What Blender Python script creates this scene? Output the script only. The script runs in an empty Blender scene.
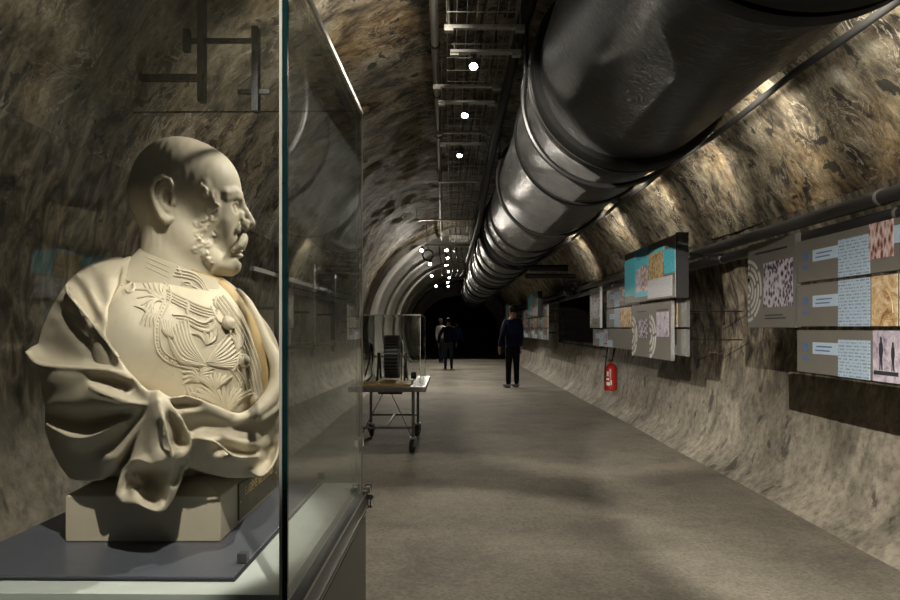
import bpy, bmesh, math, random
import numpy as np
from mathutils import Vector, Matrix, noise
from mathutils.bvhtree import BVHTree
random.seed(7)
PI = math.pi
scene = bpy.context.scene
COL = scene.collection
CAMZ = 1.3

# ------------------------------------------------------------------ materials
def new_mat(name):
    m = bpy.data.materials.new(name); m.use_nodes = True
    nt = m.node_tree
    b = nt.nodes['Principled BSDF']
    return m, nt, b
def N(nt, typ, **kw):
    n = nt.nodes.new(typ)
    for k, v in kw.items():
        if k in n.inputs.keys(): n.inputs[k].default_value = v
        else: setattr(n, k, v)
    return n
def L(nt, a, b): nt.links.new(a, b)
def ramp(nt, fac, stops, interp='LINEAR'):
    r = nt.nodes.new('ShaderNodeValToRGB'); r.color_ramp.interpolation = interp
    cr = r.color_ramp
    while len(cr.elements) < len(stops): cr.elements.new(0.5)
    for e, (p, c) in zip(cr.elements, stops):
        e.position = p; e.color = (c[0], c[1], c[2], 1) if not isinstance(c, (int, float)) else (c, c, c, 1)
    L(nt, fac, r.inputs[0]); return r.outputs[0]
def mixc(nt, fac, a, b, mode='MIX'):
    n = nt.nodes.new('ShaderNodeMix'); n.data_type = 'RGBA'; n.blend_type = mode
    if isinstance(fac, (int, float)): n.inputs[0].default_value = fac
    else: L(nt, fac, n.inputs[0])
    for s, v in ((6, a), (7, b)):
        if isinstance(v, tuple): n.inputs[s].default_value = (v[0], v[1], v[2], 1)
        else: L(nt, v, n.inputs[s])
    return n.outputs[2]
def math_n(nt, op, a, b=None, c=None):
    n = nt.nodes.new('ShaderNodeMath'); n.operation = op
    for i, v in enumerate((a, b, c)):
        if v is None: continue
        if isinstance(v, (int, float)): n.inputs[i].default_value = v
        else: L(nt, v, n.inputs[i])
    return n.outputs[0]
def coords(nt, kind='Object', scale=(1,1,1), rot=(0,0,0), loc=(0,0,0)):
    tc = nt.nodes.new('ShaderNodeTexCoord'); mp = nt.nodes.new('ShaderNodeMapping')
    mp.inputs['Scale'].default_value = scale; mp.inputs['Rotation'].default_value = rot; mp.inputs['Location'].default_value = loc
    L(nt, tc.outputs[kind], mp.inputs[0]); return mp.outputs[0]
def noise_n(nt, vec, scale, detail=4, rough=.55, dist=0, dim=None):
    n = nt.nodes.new('ShaderNodeTexNoise'); n.inputs['Scale'].default_value = scale
    n.inputs['Detail'].default_value = detail; n.inputs['Roughness'].default_value = rough; n.inputs['Distortion'].default_value = dist
    L(nt, vec, n.inputs['Vector']); return n.outputs[0]
def bump(nt, b, height, strength=.5, dist=.01):
    n = nt.nodes.new('ShaderNodeBump'); n.inputs['Strength'].default_value = strength; n.inputs['Distance'].default_value = dist
    L(nt, height, n.inputs['Height']); L(nt, n.outputs[0], b.inputs['Normal']); return n

def plain(name, col, rough=.5, metal=0, var=.12, nscale=30, bmp=.0, spec=.5):
    m, nt, b = new_mat(name)
    v = coords(nt)
    n = noise_n(nt, v, nscale, 4)
    c = ramp(nt, n, [(.3, tuple(x*(1-var) for x in col)), (.7, tuple(min(1, x*(1+var)) for x in col))])
    L(nt, c, b.inputs['Base Color'])
    b.inputs['Roughness'].default_value = rough; b.inputs['Metallic'].default_value = metal
    b.inputs['Specular IOR Level'].default_value = spec
    if bmp: bump(nt, b, n, bmp, .004)
    return m

def rock_mat(name, dark=1.0, warm=1.0, rotx=.6):
    m, nt, b = new_mat(name)
    v = coords(nt)
    vs = coords(nt, scale=(.7, 1.1, .7), rot=(0, 0, rotx))
    big = noise_n(nt, v, 1.3, 3)
    mid = noise_n(nt, vs, 5.0, 10, .68, .35)
    fine = noise_n(nt, vs, 26, 8, .75, .5)
    c = ramp(nt, mid, [(.34, (.018,.016,.013)), (.425, (.10*dark,.083*dark,.060*dark)), (.50, (.27*dark,.225*dark,.155*dark)), (.58, (.41*dark,.36*dark*warm,.26*dark)), (.68, (.56*dark,.52*dark,.43*dark))])
    tint = ramp(nt, big, [(.40, (.74,.76,.76)), (.54, (1,.98,.95)), (.66, (1.05,.88,.64))])
    c = mixc(nt, 1.0, c, tint, 'MULTIPLY')
    fr = ramp(nt, fine, [(.36, .45), (.5, .95), (.66, 1.4)])
    c = mixc(nt, .9, c, fr, 'MULTIPLY')
    cont = noise_n(nt, vs, 4.6, 6, .62, .8)
    mask = ramp(nt, noise_n(nt, v, 2.2, 3), [(.46, 0.), (.56, 1.)])
    thick = noise_n(nt, v, 9, 2)
    for lv in (.565, .45):
        band = math_n(nt, 'ABSOLUTE', math_n(nt, 'SUBTRACT', cont, lv))
        wd = math_n(nt, 'MULTIPLY', thick, .030)
        line = math_n(nt, 'SUBTRACT', 1.0, math_n(nt, 'DIVIDE', band, wd)); line.node.use_clamp = True
        line = math_n(nt, 'MULTIPLY', line, mask)
        c = mixc(nt, math_n(nt, 'MULTIPLY', line, .9), c, (.72*dark, .66*dark, .53*dark))
    pat = noise_n(nt, v, 6.5, 5, .55, .3)
    pm = ramp(nt, pat, [(.615, 0.), (.63, 1.)])
    c = mixc(nt, math_n(nt, 'MULTIPLY', pm, .9), c, (.020,.023,.019))
    L(nt, c, b.inputs['Base Color'])
    b.inputs['Roughness'].default_value = .68
    h = math_n(nt, 'ADD', mid, math_n(nt, 'MULTIPLY', fine, .4))
    bump(nt, b, h, 1.0, .05)
    return m

def low_wall_mat(name):
    m, nt, b = new_mat(name)
    v = coords(nt)
    vs = coords(nt, scale=(1, 1, .6))
    a = noise_n(nt, vs, 2.6, 6, .6, .6)
    f = noise_n(nt, v, 14, 6, .7)
    c = ramp(nt, a, [(.3, (.11,.10,.082)), (.45, (.28,.255,.205)), (.6, (.40,.365,.30)), (.75, (.46,.41,.32))])
    c = mixc(nt, .85, c, ramp(nt, f, [(.36, .5), (.5, .95), (.64, 1.25)]), 'MULTIPLY')
    st = noise_n(nt, vs, 6, 5, .6, .5)
    sm = ramp(nt, st, [(.60, 0.), (.66, 1.)])
    c = mixc(nt, math_n(nt, 'MULTIPLY', sm, .75), c, (.045,.045,.040))
    # long straight form-board joint
    sx = nt.nodes.new('ShaderNodeSeparateXYZ'); L(nt, v, sx.inputs[0])
    # blend upward into flaking rock
    c2 = ramp(nt, noise_n(nt, coords(nt, scale=(.7,1.4,.7), rot=(.5,0,0)), 7, 10, .7, .6), [(.36, (.014,.013,.011)), (.48, (.10,.085,.065)), (.58, (.24,.205,.15)), (.7, (.42,.38,.30))])
    hz = math_n(nt, 'ADD', sx.outputs[2], math_n(nt, 'MULTIPLY', math_n(nt, 'SUBTRACT', a, .5), 1.2))
    up = ramp(nt, hz, [(.0, 0.), (.62, 0.), (1.0, 1.)])
    c = mixc(nt, up, c, c2)
    L(nt, c, b.inputs['Base Color']); b.inputs['Roughness'].default_value = .75
    bump(nt, b, math_n(nt, 'ADD', a, math_n(nt, 'MULTIPLY', f, .3)), .5, .03)
    return m

def concrete_mat(name, base, rough=.8, bs=.35, sc=1.0):
    m, nt, b = new_mat(name)
    v = coords(nt)
    a = noise_n(nt, v, 1.4*sc, 6, .62, .4); f = noise_n(nt, v, 42*sc, 5, .8); g = noise_n(nt, v, 9*sc, 5, .65)
    c = ramp(nt, a, [(.3, tuple(x*.72 for x in base)), (.5, base), (.7, tuple(x*1.22 for x in base))])
    c = mixc(nt, .8, c, ramp(nt, f, [(.32, .5), (.5, 1.0), (.68, 1.4)]), 'MULTIPLY')
    c = mixc(nt, .5, c, ramp(nt, g, [(.3, .7), (.65, 1.15)]), 'MULTIPLY')
    L(nt, c, b.inputs['Base Color']); b.inputs['Roughness'].default_value = rough
    bump(nt, b, math_n(nt, 'ADD', math_n(nt,'MULTIPLY', f, .3), g), bs, .01)
    return m

def glass_mat(name, tint=(.90,.95,.93), edge=False):
    m = bpy.data.materials.new(name); m.use_nodes = True; nt = m.node_tree
    nt.nodes.clear()
    out = nt.nodes.new('ShaderNodeOutputMaterial')
    tr = nt.nodes.new('ShaderNodeBsdfTransparent'); tr.inputs[0].default_value = (*tint, 1)
    gl = nt.nodes.new('ShaderNodeBsdfGlossy'); gl.inputs['Roughness'].default_value = .0; gl.inputs[0].default_value = (.95,1,.98,1)
    geo = nt.nodes.new('ShaderNodeNewGeometry')
    dp = nt.nodes.new('ShaderNodeVectorMath'); dp.operation = 'DOT_PRODUCT'
    L(nt, geo.outputs['Normal'], dp.inputs[0]); L(nt, geo.outputs['Incoming'], dp.inputs[1])
    c = math_n(nt, 'ABSOLUTE', dp.outputs['Value'])
    k = math_n(nt, 'POWER', math_n(nt, 'SUBTRACT', 1.0, c), 5.0)
    f = math_n(nt, 'ADD', .04, math_n(nt, 'MULTIPLY', k, .9))
    wob = coords(nt); n = noise_n(nt, wob, 3, 1)
    f = math_n(nt, 'MULTIPLY', f, math_n(nt, 'ADD', .92, math_n(nt, 'MULTIPLY', n, .15)))
    mx = nt.nodes.new('ShaderNodeMixShader'); L(nt, f, mx.inputs[0]); L(nt, tr.outputs[0], mx.inputs[1]); L(nt, gl.outputs[0], mx.inputs[2])
    L(nt, mx.outputs[0], out.inputs[0])
    return m

def emit_mat(name, col, strength):
    m, nt, b = new_mat(name)
    b.inputs['Base Color'].default_value = (*col, 1)
    b.inputs['Emission Color'].default_value = (*col, 1); b.inputs['Emission Strength'].default_value = strength
    return m

def text_mat(name, paper, ink, row=.017, word=.05, gap=.5):
    m, nt, b = new_mat(name)
    tc = nt.nodes.new('ShaderNodeTexCoord'); sx = nt.nodes.new('ShaderNodeSeparateXYZ'); L(nt, tc.outputs['Object'], sx.inputs[0])
    cx = nt.nodes.new('ShaderNodeCombineXYZ'); L(nt, sx.outputs[1], cx.inputs[0]); L(nt, sx.outputs[2], cx.inputs[1])
    br = nt.nodes.new('ShaderNodeTexBrick'); L(nt, cx.outputs[0], br.inputs['Vector'])
    br.inputs['Scale'].default_value = 1; br.inputs['Row Height'].default_value = row; br.inputs['Brick Width'].default_value = word
    br.inputs['Mortar Size'].default_value = row*.30; br.inputs['Mortar Smooth'].default_value = .2
    br.offset = .37; br.squash = 1.3; br.squash_frequency = 3
    br.inputs['Color1'].default_value = (*ink, 1); br.inputs['Color2'].default_value = (*ink, 1); br.inputs['Mortar'].default_value = (*paper, 1)
    n = noise_n(nt, cx.outputs[0], 55, 2)
    k = ramp(nt, n, [(.40, 0.), (.55, 1.)])
    c = mixc(nt, k, paper, br.outputs[0])
    L(nt, c, b.inputs['Base Color']); b.inputs['Roughness'].default_value = .45
    return m

def photo_mat(name, stops, scale=14, stretch=(1,1,1), dist=1.0, seed=0, vor=0.0):
    m, nt, b = new_mat(name)
    v = coords(nt, scale=stretch, loc=(seed*3.1, seed*1.7, seed*.9))
    n = noise_n(nt, v, scale, 6, .7, dist)
    if vor:
        vo = nt.nodes.new('ShaderNodeTexVoronoi'); vo.inputs['Scale'].default_value = vor; L(nt, v, vo.inputs['Vector'])
        n = math_n(nt, 'ADD', math_n(nt, 'MULTIPLY', n, .6), math_n(nt, 'MULTIPLY', vo.outputs[0], .5))
    c = ramp(nt, n, stops); L(nt, c, b.inputs['Base Color']); b.inputs['Roughness'].default_value = .4
    return m

def pipe_mat(name):
    m, nt, b = new_mat(name)
    v = coords(nt); vs = coords(nt, scale=(1, 4, 1), rot=(0,.0,.0))
    a = ramp(nt, noise_n(nt, vs, 16, 5, .7, 1.2), [(.40, 0.), (.62, 1.)]); g = noise_n(nt, v, 2.2, 5)
    lit_streak = noise_n(nt, coords(nt, scale=(1, 4.5, 1)), 13, 6, .75, 1.0)
    c = ramp(nt, lit_streak, [(.35, (.004,.004,.005)), (.54, (.016,.016,.016)), (.60, (.055,.055,.052)), (.70, (.13,.13,.125))])  # pale streaks paint in the light caught on the tar wrinkles
    L(nt, c, b.inputs['Base Color'])
    r = ramp(nt, g, [(.3, .30), (.7, .50)]); L(nt, r, b.inputs['Roughness'])
    b.inputs['Metallic'].default_value = .0; b.inputs['Specular IOR Level'].default_value = .95
    b.inputs['Coat Weight'].default_value = .45; b.inputs['Coat Roughness'].default_value = .27
    bn = bump(nt, b, a, 1.0, .030); L(nt, bn.outputs[0], b.inputs['Coat Normal'])
    return m

M = {}
M['rock_r'] = rock_mat('flaking_rock_right', 1.0)
M['rock_l'] = rock_mat('flaking_rock_left', .8, 1.0, -.6)
M['low'] = low_wall_mat('stained_lower_wall')
M['floor'] = concrete_mat('dusty_concrete_floor', (.235,.215,.175), .85, .3)
M['vault'] = concrete_mat('smooth_vault_concrete', (.30,.29,.26), .7, .25)
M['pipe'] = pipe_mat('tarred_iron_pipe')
M['black'] = plain('black_painted_iron', (.012,.012,.013), .38, 0, .3)
M['band'] = plain('matt_black_band', (.006,.006,.006), .6, 0, .2, spec=.2)
M['rubber'] = plain('black_rubber', (.012,.012,.012), .6)
M['void'] = plain('void_black', (.006,.006,.008), .9)  # near-black paints in the dark of the unlit openings; the frame shares it
M['rail'] = plain('dark_anodised_rail', (.075,.075,.078), .3, .7, .1)
M['tray'] = plain('galvanised_steel', (.34,.33,.30), .42, .7, .2)
M['conduit'] = plain('grey_pvc_conduit', (.38,.37,.34), .45)
M['steel'] = plain('brushed_dark_steel', (.20,.20,.205), .34, .85, .12)
M['steel_l'] = plain('bright_steel', (.62,.63,.65), .28, .9, .08)
M['chrome'] = plain('chrome', (.75,.75,.75), .12, 1.0, .03)
M['case_body'] = plain('dark_grey_lacquer', (.085,.085,.088), .42, .2, .1, 6)
M['board'] = plain('blue_grey_display_board', (.105,.115,.145), .33, 0, .05, 5)
M['ledge'] = plain('pale_frosted_ledge', (.60,.67,.65), .4, 0, .03)
M['glass'] = glass_mat('museum_glass', (.968,.974,.966))
M['glass_edge'] = plain('green_glass_edge', (.004,.020,.022), .12, 0, .2)
M['panel'] = plain('warm_grey_panel', (.185,.175,.155), .42, 0, .04, 8)
M['panel_edge'] = plain('panel_side_edge', (.02,.02,.022), .5)
M['panel_white'] = plain('white_print', (.66,.68,.72), .45, 0, .04)
M['txt_blue'] = text_mat('pale_blue_text_block', (.47,.60,.76), (.20,.28,.38))
M['cap_blue'] = plain('pale_blue_caption', (.50,.63,.78), .45, 0, .04)
M['txt_cyan'] = text_mat('turquoise_text_block', (.12,.55,.68), (.03,.22,.30))
M['cyan'] = plain('turquoise_print', (.12,.55,.68), .42, 0, .05)
M['txt_white'] = text_mat('white_text_block', (.62,.63,.68), (.38,.38,.42), .02, .03)
M['ink'] = plain('dark_ink', (.03,.035,.05), .5)
M['ink_blue'] = plain('blue_ink', (.10,.17,.38), .5)
M['emblem'] = plain('pale_grey_emblem', (.60,.60,.58), .5, 0, .03)
M['ph_crowd'] = photo_mat('crowd_photograph', [(.42, (.015,.013,.025)), (.50, (.10,.09,.14)), (.56, (.42,.38,.47)), (.66, (.65,.60,.70))], 26, (1,1.3,1), .6, 1, 30)
M['ph_rose'] = photo_mat('rose_street_picture', [(.36, (.10,.04,.04)), (.46, (.36,.18,.16)), (.56, (.60,.44,.42)), (.68, (.72,.62,.62))], 20, (1,2.2,1), .8, 2, 18)
M['ph_sepia'] = photo_mat('sepia_arch_drawing', [(.34, (.24,.11,.04)), (.44, (.60,.38,.18)), (.54, (.78,.62,.40)), (.66, (.84,.76,.62))], 9, (1,1,1.4), 1.4, 3)
M['ph_paint'] = photo_mat('dark_oil_portrait', [(.36, (.02,.015,.03)), (.50, (.10,.06,.12)), (.60, (.28,.17,.05)), (.68, (.5,.36,.12))], 9, (1,1,1), .5, 4)
M['ph_lilac'] = photo_mat('lilac_engraving', [(.34, (.16,.12,.20)), (.46, (.50,.44,.56)), (.60, (.72,.66,.74))], 14, (1,1,1), .6, 5)
M['ph_map'] = photo_mat('tan_city_map', [(.38, (.20,.13,.05)), (.50, (.42,.30,.14)), (.60, (.55,.42,.24))], 18, (1,1,1), 1.8, 6, 25)
M['lens'] = emit_mat('lit_lamp_lens', (1.0,.95,.85), 60)
M['red'] = plain('red_extinguisher_paint', (.36,.02,.015), .35)
M['white'] = plain('white_paint', (.7,.7,.68), .5)
M['yellow'] = plain('ochre_wooden_board', (.55,.36,.12), .5, 0, .15, 12)

# ------------------------------------------------------------------ mesh builder
def rotz(p, a): return Vector((p[0]*math.cos(a)-p[1]*math.sin(a), p[0]*math.sin(a)+p[1]*math.cos(a), p[2]))
class MB:
    def __init__(s): s.v = []; s.f = []
    def add(s, vs, fs):
        o = len(s.v); s.v += [tuple(v) for v in vs]; s.f += [tuple(i+o for i in f) for f in fs]; return s
    def box(s, lo, hi, b=0.0):
        x0,y0,z0 = lo; x1,y1,z1 = hi
        x0,x1 = sorted((x0,x1)); y0,y1 = sorted((y0,y1)); z0,z1 = sorted((z0,z1))
        b = min(b, (x1-x0)*.45, (y1-y0)*.45, (z1-z0)*.45)
        if b <= 0:
            s.add([(x0,y0,z0),(x1,y0,z0),(x1,y1,z0),(x0,y1,z0),(x0,y0,z1),(x1,y0,z1),(x1,y1,z1),(x0,y1,z1)],
                  [(0,3,2,1),(4,5,6,7),(0,1,5,4),(1,2,6,5),(2,3,7,6),(3,0,4,7)]); return s
        bm = bmesh.new(); bmesh.ops.create_cube(bm, size=1)
        for v in bm.verts: v.co = Vector(((x0+x1)/2+v.co.x*(x1-x0), (y0+y1)/2+v.co.y*(y1-y0), (z0+z1)/2+v.co.z*(z1-z0)))
        bmesh.ops.bevel(bm, geom=bm.edges[:], offset=b, segments=2, affect='EDGES', profile=.5)
        bm.verts.index_update()
        s.add([v.co for v in bm.verts], [[v.index for v in f.verts] for f in bm.faces]); bm.free(); return s
    def tube(s, pts, r, n=10, caps=True, closed=False):
        pts = [Vector(p) for p in pts]; k = len(pts)
        rs = r if isinstance(r, (list, tuple)) else [r]*k
        vs = []; prev = None
        for i, p in enumerate(pts):
            if closed: t = pts[(i+1)%k]-pts[i-1]
            else: t = pts[min(i+1,k-1)]-pts[max(i-1,0)]
            if t.length < 1e-9: t = Vector((0,0,1))
            t.normalize()
            if prev is None:
                a = Vector((0,0,1)) if abs(t.z) < .9 else Vector((1,0,0))
                u = t.cross(a).normalized()
            else:
                u = prev - t*prev.dot(t)
                u = u.normalized() if u.length > 1e-6 else t.orthogonal().normalized()
            prev = u; w = t.cross(u)
            for j in range(n):
                a = 2*PI*j/n; vs.append(p + (u*math.cos(a)+w*math.sin(a))*rs[i])
        fs = []
        for i in range(k if closed else k-1):
            a = i*n; b = ((i+1)%k)*n
            for j in range(n):
                fs.append((a+j, a+(j+1)%n, b+(j+1)%n, b+j))
        if caps and not closed:
            fs.append(tuple(reversed(range(n)))); fs.append(tuple(range((k-1)*n, k*n)))
        return s.add(vs, fs)
    def cyl(s, a, b, r, n=16): return s.tube([a, b], r, n)
    def bar(s, a, b, w, h, up=(0,0,1)):
        a = Vector(a); b = Vector(b); t = (b-a).normalized(); up = Vector(up)
        if abs(t.dot(up)) > .95: up = Vector((1,0,0))
        u = t.cross(up).normalized()*w/2; v = u.cross(t).normalized()*h/2
        vs = [a-u-v, a+u-v, a+u+v, a-u+v, b-u-v, b+u-v, b+u+v, b-u+v]
        return s.add(vs, [(0,1,2,3),(7,6,5,4),(0,4,5,1),(1,5,6,2),(2,6,7,3),(3,7,4,0)])
    def lathe(s, prof, origin, axis, n=24):
        o = Vector(origin); t = Vector(axis).normalized(); u = t.orthogonal().normalized(); w = t.cross(u)
        vs = []; fs = []
        for (r, h) in prof:
            for j in range(n):
                a = 2*PI*j/n; vs.append(o + t*h + (u*math.cos(a)+w*math.sin(a))*max(r, 1e-5))
        for i in range(len(prof)-1):
            for j in range(n): fs.append((i*n+j, i*n+(j+1)%n, (i+1)*n+(j+1)%n, (i+1)*n+j))
        return s.add(vs, fs)
    def prism(s, poly, t0, t1, plane='yz'):
        """poly: list of 2-D points; extruded from t0 to t1 along the missing axis"""
        k = len(poly); vs = []
        for t in (t0, t1):
            for (a, b) in poly:
                vs.append({'yz': (t,a,b), 'xz': (a,t,b), 'xy': (a,b,t)}[plane])
        fs = [tuple(range(k)), tuple(reversed(range(k, 2*k)))] + [(i, (i+1)%k, k+(i+1)%k, k+i) for i in range(k)]
        return s.add(vs, fs)
    def build(s, name, mat, parent=None, smooth=False, off=None):
        me = bpy.data.meshes.new(name)
        vs = s.v if off is None else [tuple(Vector(v)-Vector(off)) for v in s.v]
        me.from_pydata(vs, [], s.f)
        bm = bmesh.new(); bm.from_mesh(me); bmesh.ops.recalc_face_normals(bm, faces=bm.faces[:]); bm.to_mesh(me); bm.free()
        me.materials.append(mat)
        if smooth:
            me.polygons.foreach_set('use_smooth', [True]*len(me.polygons)); me.set_sharp_from_angle(angle=math.radians(38))
        o = bpy.data.objects.new(name, me); COL.objects.link(o)
        if parent: o.parent = parent
        return o

def thing(name, loc, label, cat, group=None, rz=0):
    o = bpy.data.objects.new(name, None); COL.objects.link(o); o.empty_display_size = .1
    o.location = loc; o.rotation_euler[2] = rz
    return tag(o, label, cat, group)
def tag(o, label=None, cat=None, group=None, kind=None):
    if label: o['label'] = label
    if cat: o['category'] = cat
    if group: o['group'] = group
    if kind: o['kind'] = kind
    return o
def dup(root, loc=None, label=None, rz=None):
    r = root.copy(); COL.objects.link(r)
    if loc is not None: r.location = loc
    if rz is not None: r.rotation_euler[2] = rz
    if label: r['label'] = label
    for ch in list(root.children):
        c = ch.copy(); COL.objects.link(c); c.parent = r
        for g in list(ch.children):
            d = g.copy(); COL.objects.link(d); d.parent = c
    return r
def text_obj(name, body, size, mat, parent, loc, rot, ext=.0006, align='CENTER'):
    cu = bpy.data.curves.new(name, 'FONT'); cu.body = body; cu.size = size; cu.extrude = ext; cu.align_x = align; cu.align_y = 'CENTER'
    t = bpy.data.objects.new(name, cu); COL.objects.link(t)
    me = bpy.data.meshes.new_from_object(t.evaluated_get(bpy.context.evaluated_depsgraph_get()))
    bpy.data.objects.remove(t); me.materials.clear(); me.materials.append(mat)
    o = bpy.data.objects.new(name, me); COL.objects.link(o); o.parent = parent; o.location = loc; o.rotation_euler = rot
    return o
# ------------------------------------------------------------------ the tunnel shell
XC, ZC, RR = .40, 1.20, 2.40
Y0, Y1, YC, YE = -5.0, 16.0, 33.7, 46.0
def arc(a): return (RR*math.cos(a), ZC+RR*math.sin(a))
LOW = [(2.00,-.02),(2.05,.02),(2.12,.07),(2.19,.14),(2.235,.22),(2.255,.30),(2.275,.40),(2.295,.50),(2.315,.60),(2.335,.70),(2.355,.80),(2.372,.90),(2.385,1.0),(2.395,1.1),(2.40,1.2)]
A_SPLIT = math.radians(24)
def seg_arc(a0, a1, n): return [arc(a0+(a1-a0)*i/n) for i in range(n+1)]
prof_right = LOW + seg_arc(0, A_SPLIT, 13)[1:]
prof_left = [(-x, z) for x, z in prof_right]
prof_top = seg_arc(A_SPLIT, PI-A_SPLIT, 90)
def shell(name, prof, ya, yb, step, mat, amp, k=1.0, skip=None, seed=0, kind='structure'):
    ny = int((yb-ya)/step); vs = []; fs = []
    np_ = len(prof)
    for i in range(ny+1):
        y = ya+(yb-ya)*i/ny
        for j, (px, pz) in enumerate(prof):
            x = XC+px*k; z = pz if pz < ZC else ZC+(pz-ZC)*k
            a = amp*(.25 if pz < .1 else 1.0)
            n = noise.noise(Vector((x*1.6+seed, y*1.0, z*1.6)))*1.0 + noise.noise(Vector((x*5, y*3+seed, z*5)))*.45 + noise.noise(Vector((x*13, y*8, z*13+seed)))*.2
            d = Vector((-px, 0, ZC-pz)); d = d.normalized() if pz > ZC else Vector((-1 if px > 0 else 1, 0, 0))
            if pz < .0: a = 0
            vs.append((x+d.x*n*a, y, z+d.z*n*a))
    for i in range(ny):
        yy = ya+(yb-ya)*(i+.5)/ny
        for j in range(np_-1):
            zz = (prof[j][1]+prof[j+1][1])/2
            if skip and skip(yy, zz): continue
            fs.append((i*np_+j, i*np_+j+1, (i+1)*np_+j+1, (i+1)*np_+j))
    me = bpy.data.meshes.new(name); me.from_pydata(vs, [], fs); me.materials.append(mat)
    me.polygons.foreach_set('use_smooth', [True]*len(me.polygons))
    o = bpy.data.objects.new(name, me); COL.objects.link(o); tag(o, kind=kind); return o
NICHE = (12.6, 17.2, 1.0, 2.1)
shell('wall_right', prof_right, Y0, Y1+2, .09, M['low'], .014, skip=lambda y, z: NICHE[0] < y < NICHE[1] and NICHE[2] < z < NICHE[3], seed=3)
shell('wall_left', prof_left, Y0, Y1, .09, M['low'], .014, seed=9)
shell('ceiling', prof_top, Y0, Y1, .07, M['rock_r'], .045, seed=5)
# smooth concrete beyond
KK = .955
shell('ceiling', seg_arc(math.radians(76), PI-A_SPLIT, 60), Y1, YC, .25, M['vault'], .004, k=KK)
shell('ceiling', seg_arc(A_SPLIT, math.radians(80), 40), Y1, YC, .12, M['rock_r'], .04)
shell('wall_left', prof_left, Y1, YC, .25, M['vault'], .006, k=KK)
shell('wall_right', prof_right, Y1+2, YC, .25, M['low'], .01, k=1.0)
def rib(y0, y1, k_in, k_out=1.02, name='trim_9', mat=None):
    full = seg_arc(math.radians(74), PI-A_SPLIT, 60) + list(reversed(prof_left))[1:]
    def pt(p, k, y): x, z = p; return (XC+x*k, y, z if z < ZC else ZC+(z-ZC)*k)
    b = MB(); n = len(full)
    for yy, kk in ((y0, k_in), (y0, k_out), (y1, k_out), (y1, k_in)): b.v += [pt(p, kk, yy) for p in full]
    for q in range(4):
        for j in range(n-1): b.f.append((q*n+j, q*n+j+1, ((q+1)%4)*n+j+1, ((q+1)%4)*n+j))
    return tag(b.build(name, mat or M['vault'], smooth=True), kind='structure')
for i, (y, ki) in enumerate(((16.0, .945), (19.5, .93), (23.0, .925), (27.0, .92), (30.5, .915))):
    rib(y, y+(.55 if i else .4), ki, name='trim_%d' % (i+1))
# far bulkhead with the unlit arch behind it
b = MB(); ring_o = []; ring_i = []
for j in range(41):
    a = PI*j/40
    ring_o.append((XC+2.6*math.cos(a), 1.2+2.6*math.sin(a))); ring_i.append((XC+2.0*math.cos(a), .88+1.98*math.sin(a)))
ring_o = [(XC+2.6, 0)]+ring_o+[(XC-2.6, 0)]; ring_i = [(XC+1.97, 0)]+ring_i+[(XC-1.97, 0)]
n = len(ring_o)
for (rg, yy) in ((ring_i, YC-.02), (ring_o, YC-.02), (ring_o, YC+.4), (ring_i, YC+.4)): b.v += [(x, yy, z) for x, z in rg]
for q in range(4):
    for j in range(n-1): b.f.append((q*n+j, q*n+j+1, ((q+1)%4)*n+j+1, ((q+1)%4)*n+j))
tag(b.build('wall_far', M['vault']), kind='structure')
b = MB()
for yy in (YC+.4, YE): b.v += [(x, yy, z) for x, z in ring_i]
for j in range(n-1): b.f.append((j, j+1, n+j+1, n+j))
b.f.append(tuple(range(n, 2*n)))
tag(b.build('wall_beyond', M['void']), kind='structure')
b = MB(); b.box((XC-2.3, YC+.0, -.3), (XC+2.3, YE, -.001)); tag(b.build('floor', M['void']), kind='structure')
# wall behind the camera
b = MB(); b.box((-2.3, Y0-.2, -.05), (3.1, Y0, 3.7)); tag(b.build('wall_back', M['low']), kind='structure')
# floor, gently uneven
vs = []; fs = []; nx = 40; ny = 300
for i in range(ny+1):
    y = Y0+(YC-Y0)*i/ny
    for j in range(nx+1):
        x = -1.85+(4.5)*j/nx
        vs.append((x, y, noise.noise(Vector((x*.9, y*.6, 2)))*.008-.004))
for i in range(ny):
    for j in range(nx): a = i*(nx+1)+j; fs.append((a, a+1, a+nx+2, a+nx+1))
me = bpy.data.meshes.new('floor'); me.from_pydata(vs, [], fs); me.materials.append(M['floor'])
me.polygons.foreach_set('use_smooth', [True]*len(me.polygons))
o = bpy.data.objects.new('floor', me); COL.objects.link(o); tag(o, kind='structure')
# dark side gallery on the right
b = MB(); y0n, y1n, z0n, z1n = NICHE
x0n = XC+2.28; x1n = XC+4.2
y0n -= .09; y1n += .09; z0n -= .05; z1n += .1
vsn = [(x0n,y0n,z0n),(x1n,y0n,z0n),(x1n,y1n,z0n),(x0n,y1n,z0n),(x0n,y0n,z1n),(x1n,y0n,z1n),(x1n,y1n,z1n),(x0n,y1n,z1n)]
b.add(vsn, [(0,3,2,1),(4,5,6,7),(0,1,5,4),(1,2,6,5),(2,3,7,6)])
tag(b.build('wall_recess', M['void']), kind='structure')

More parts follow.
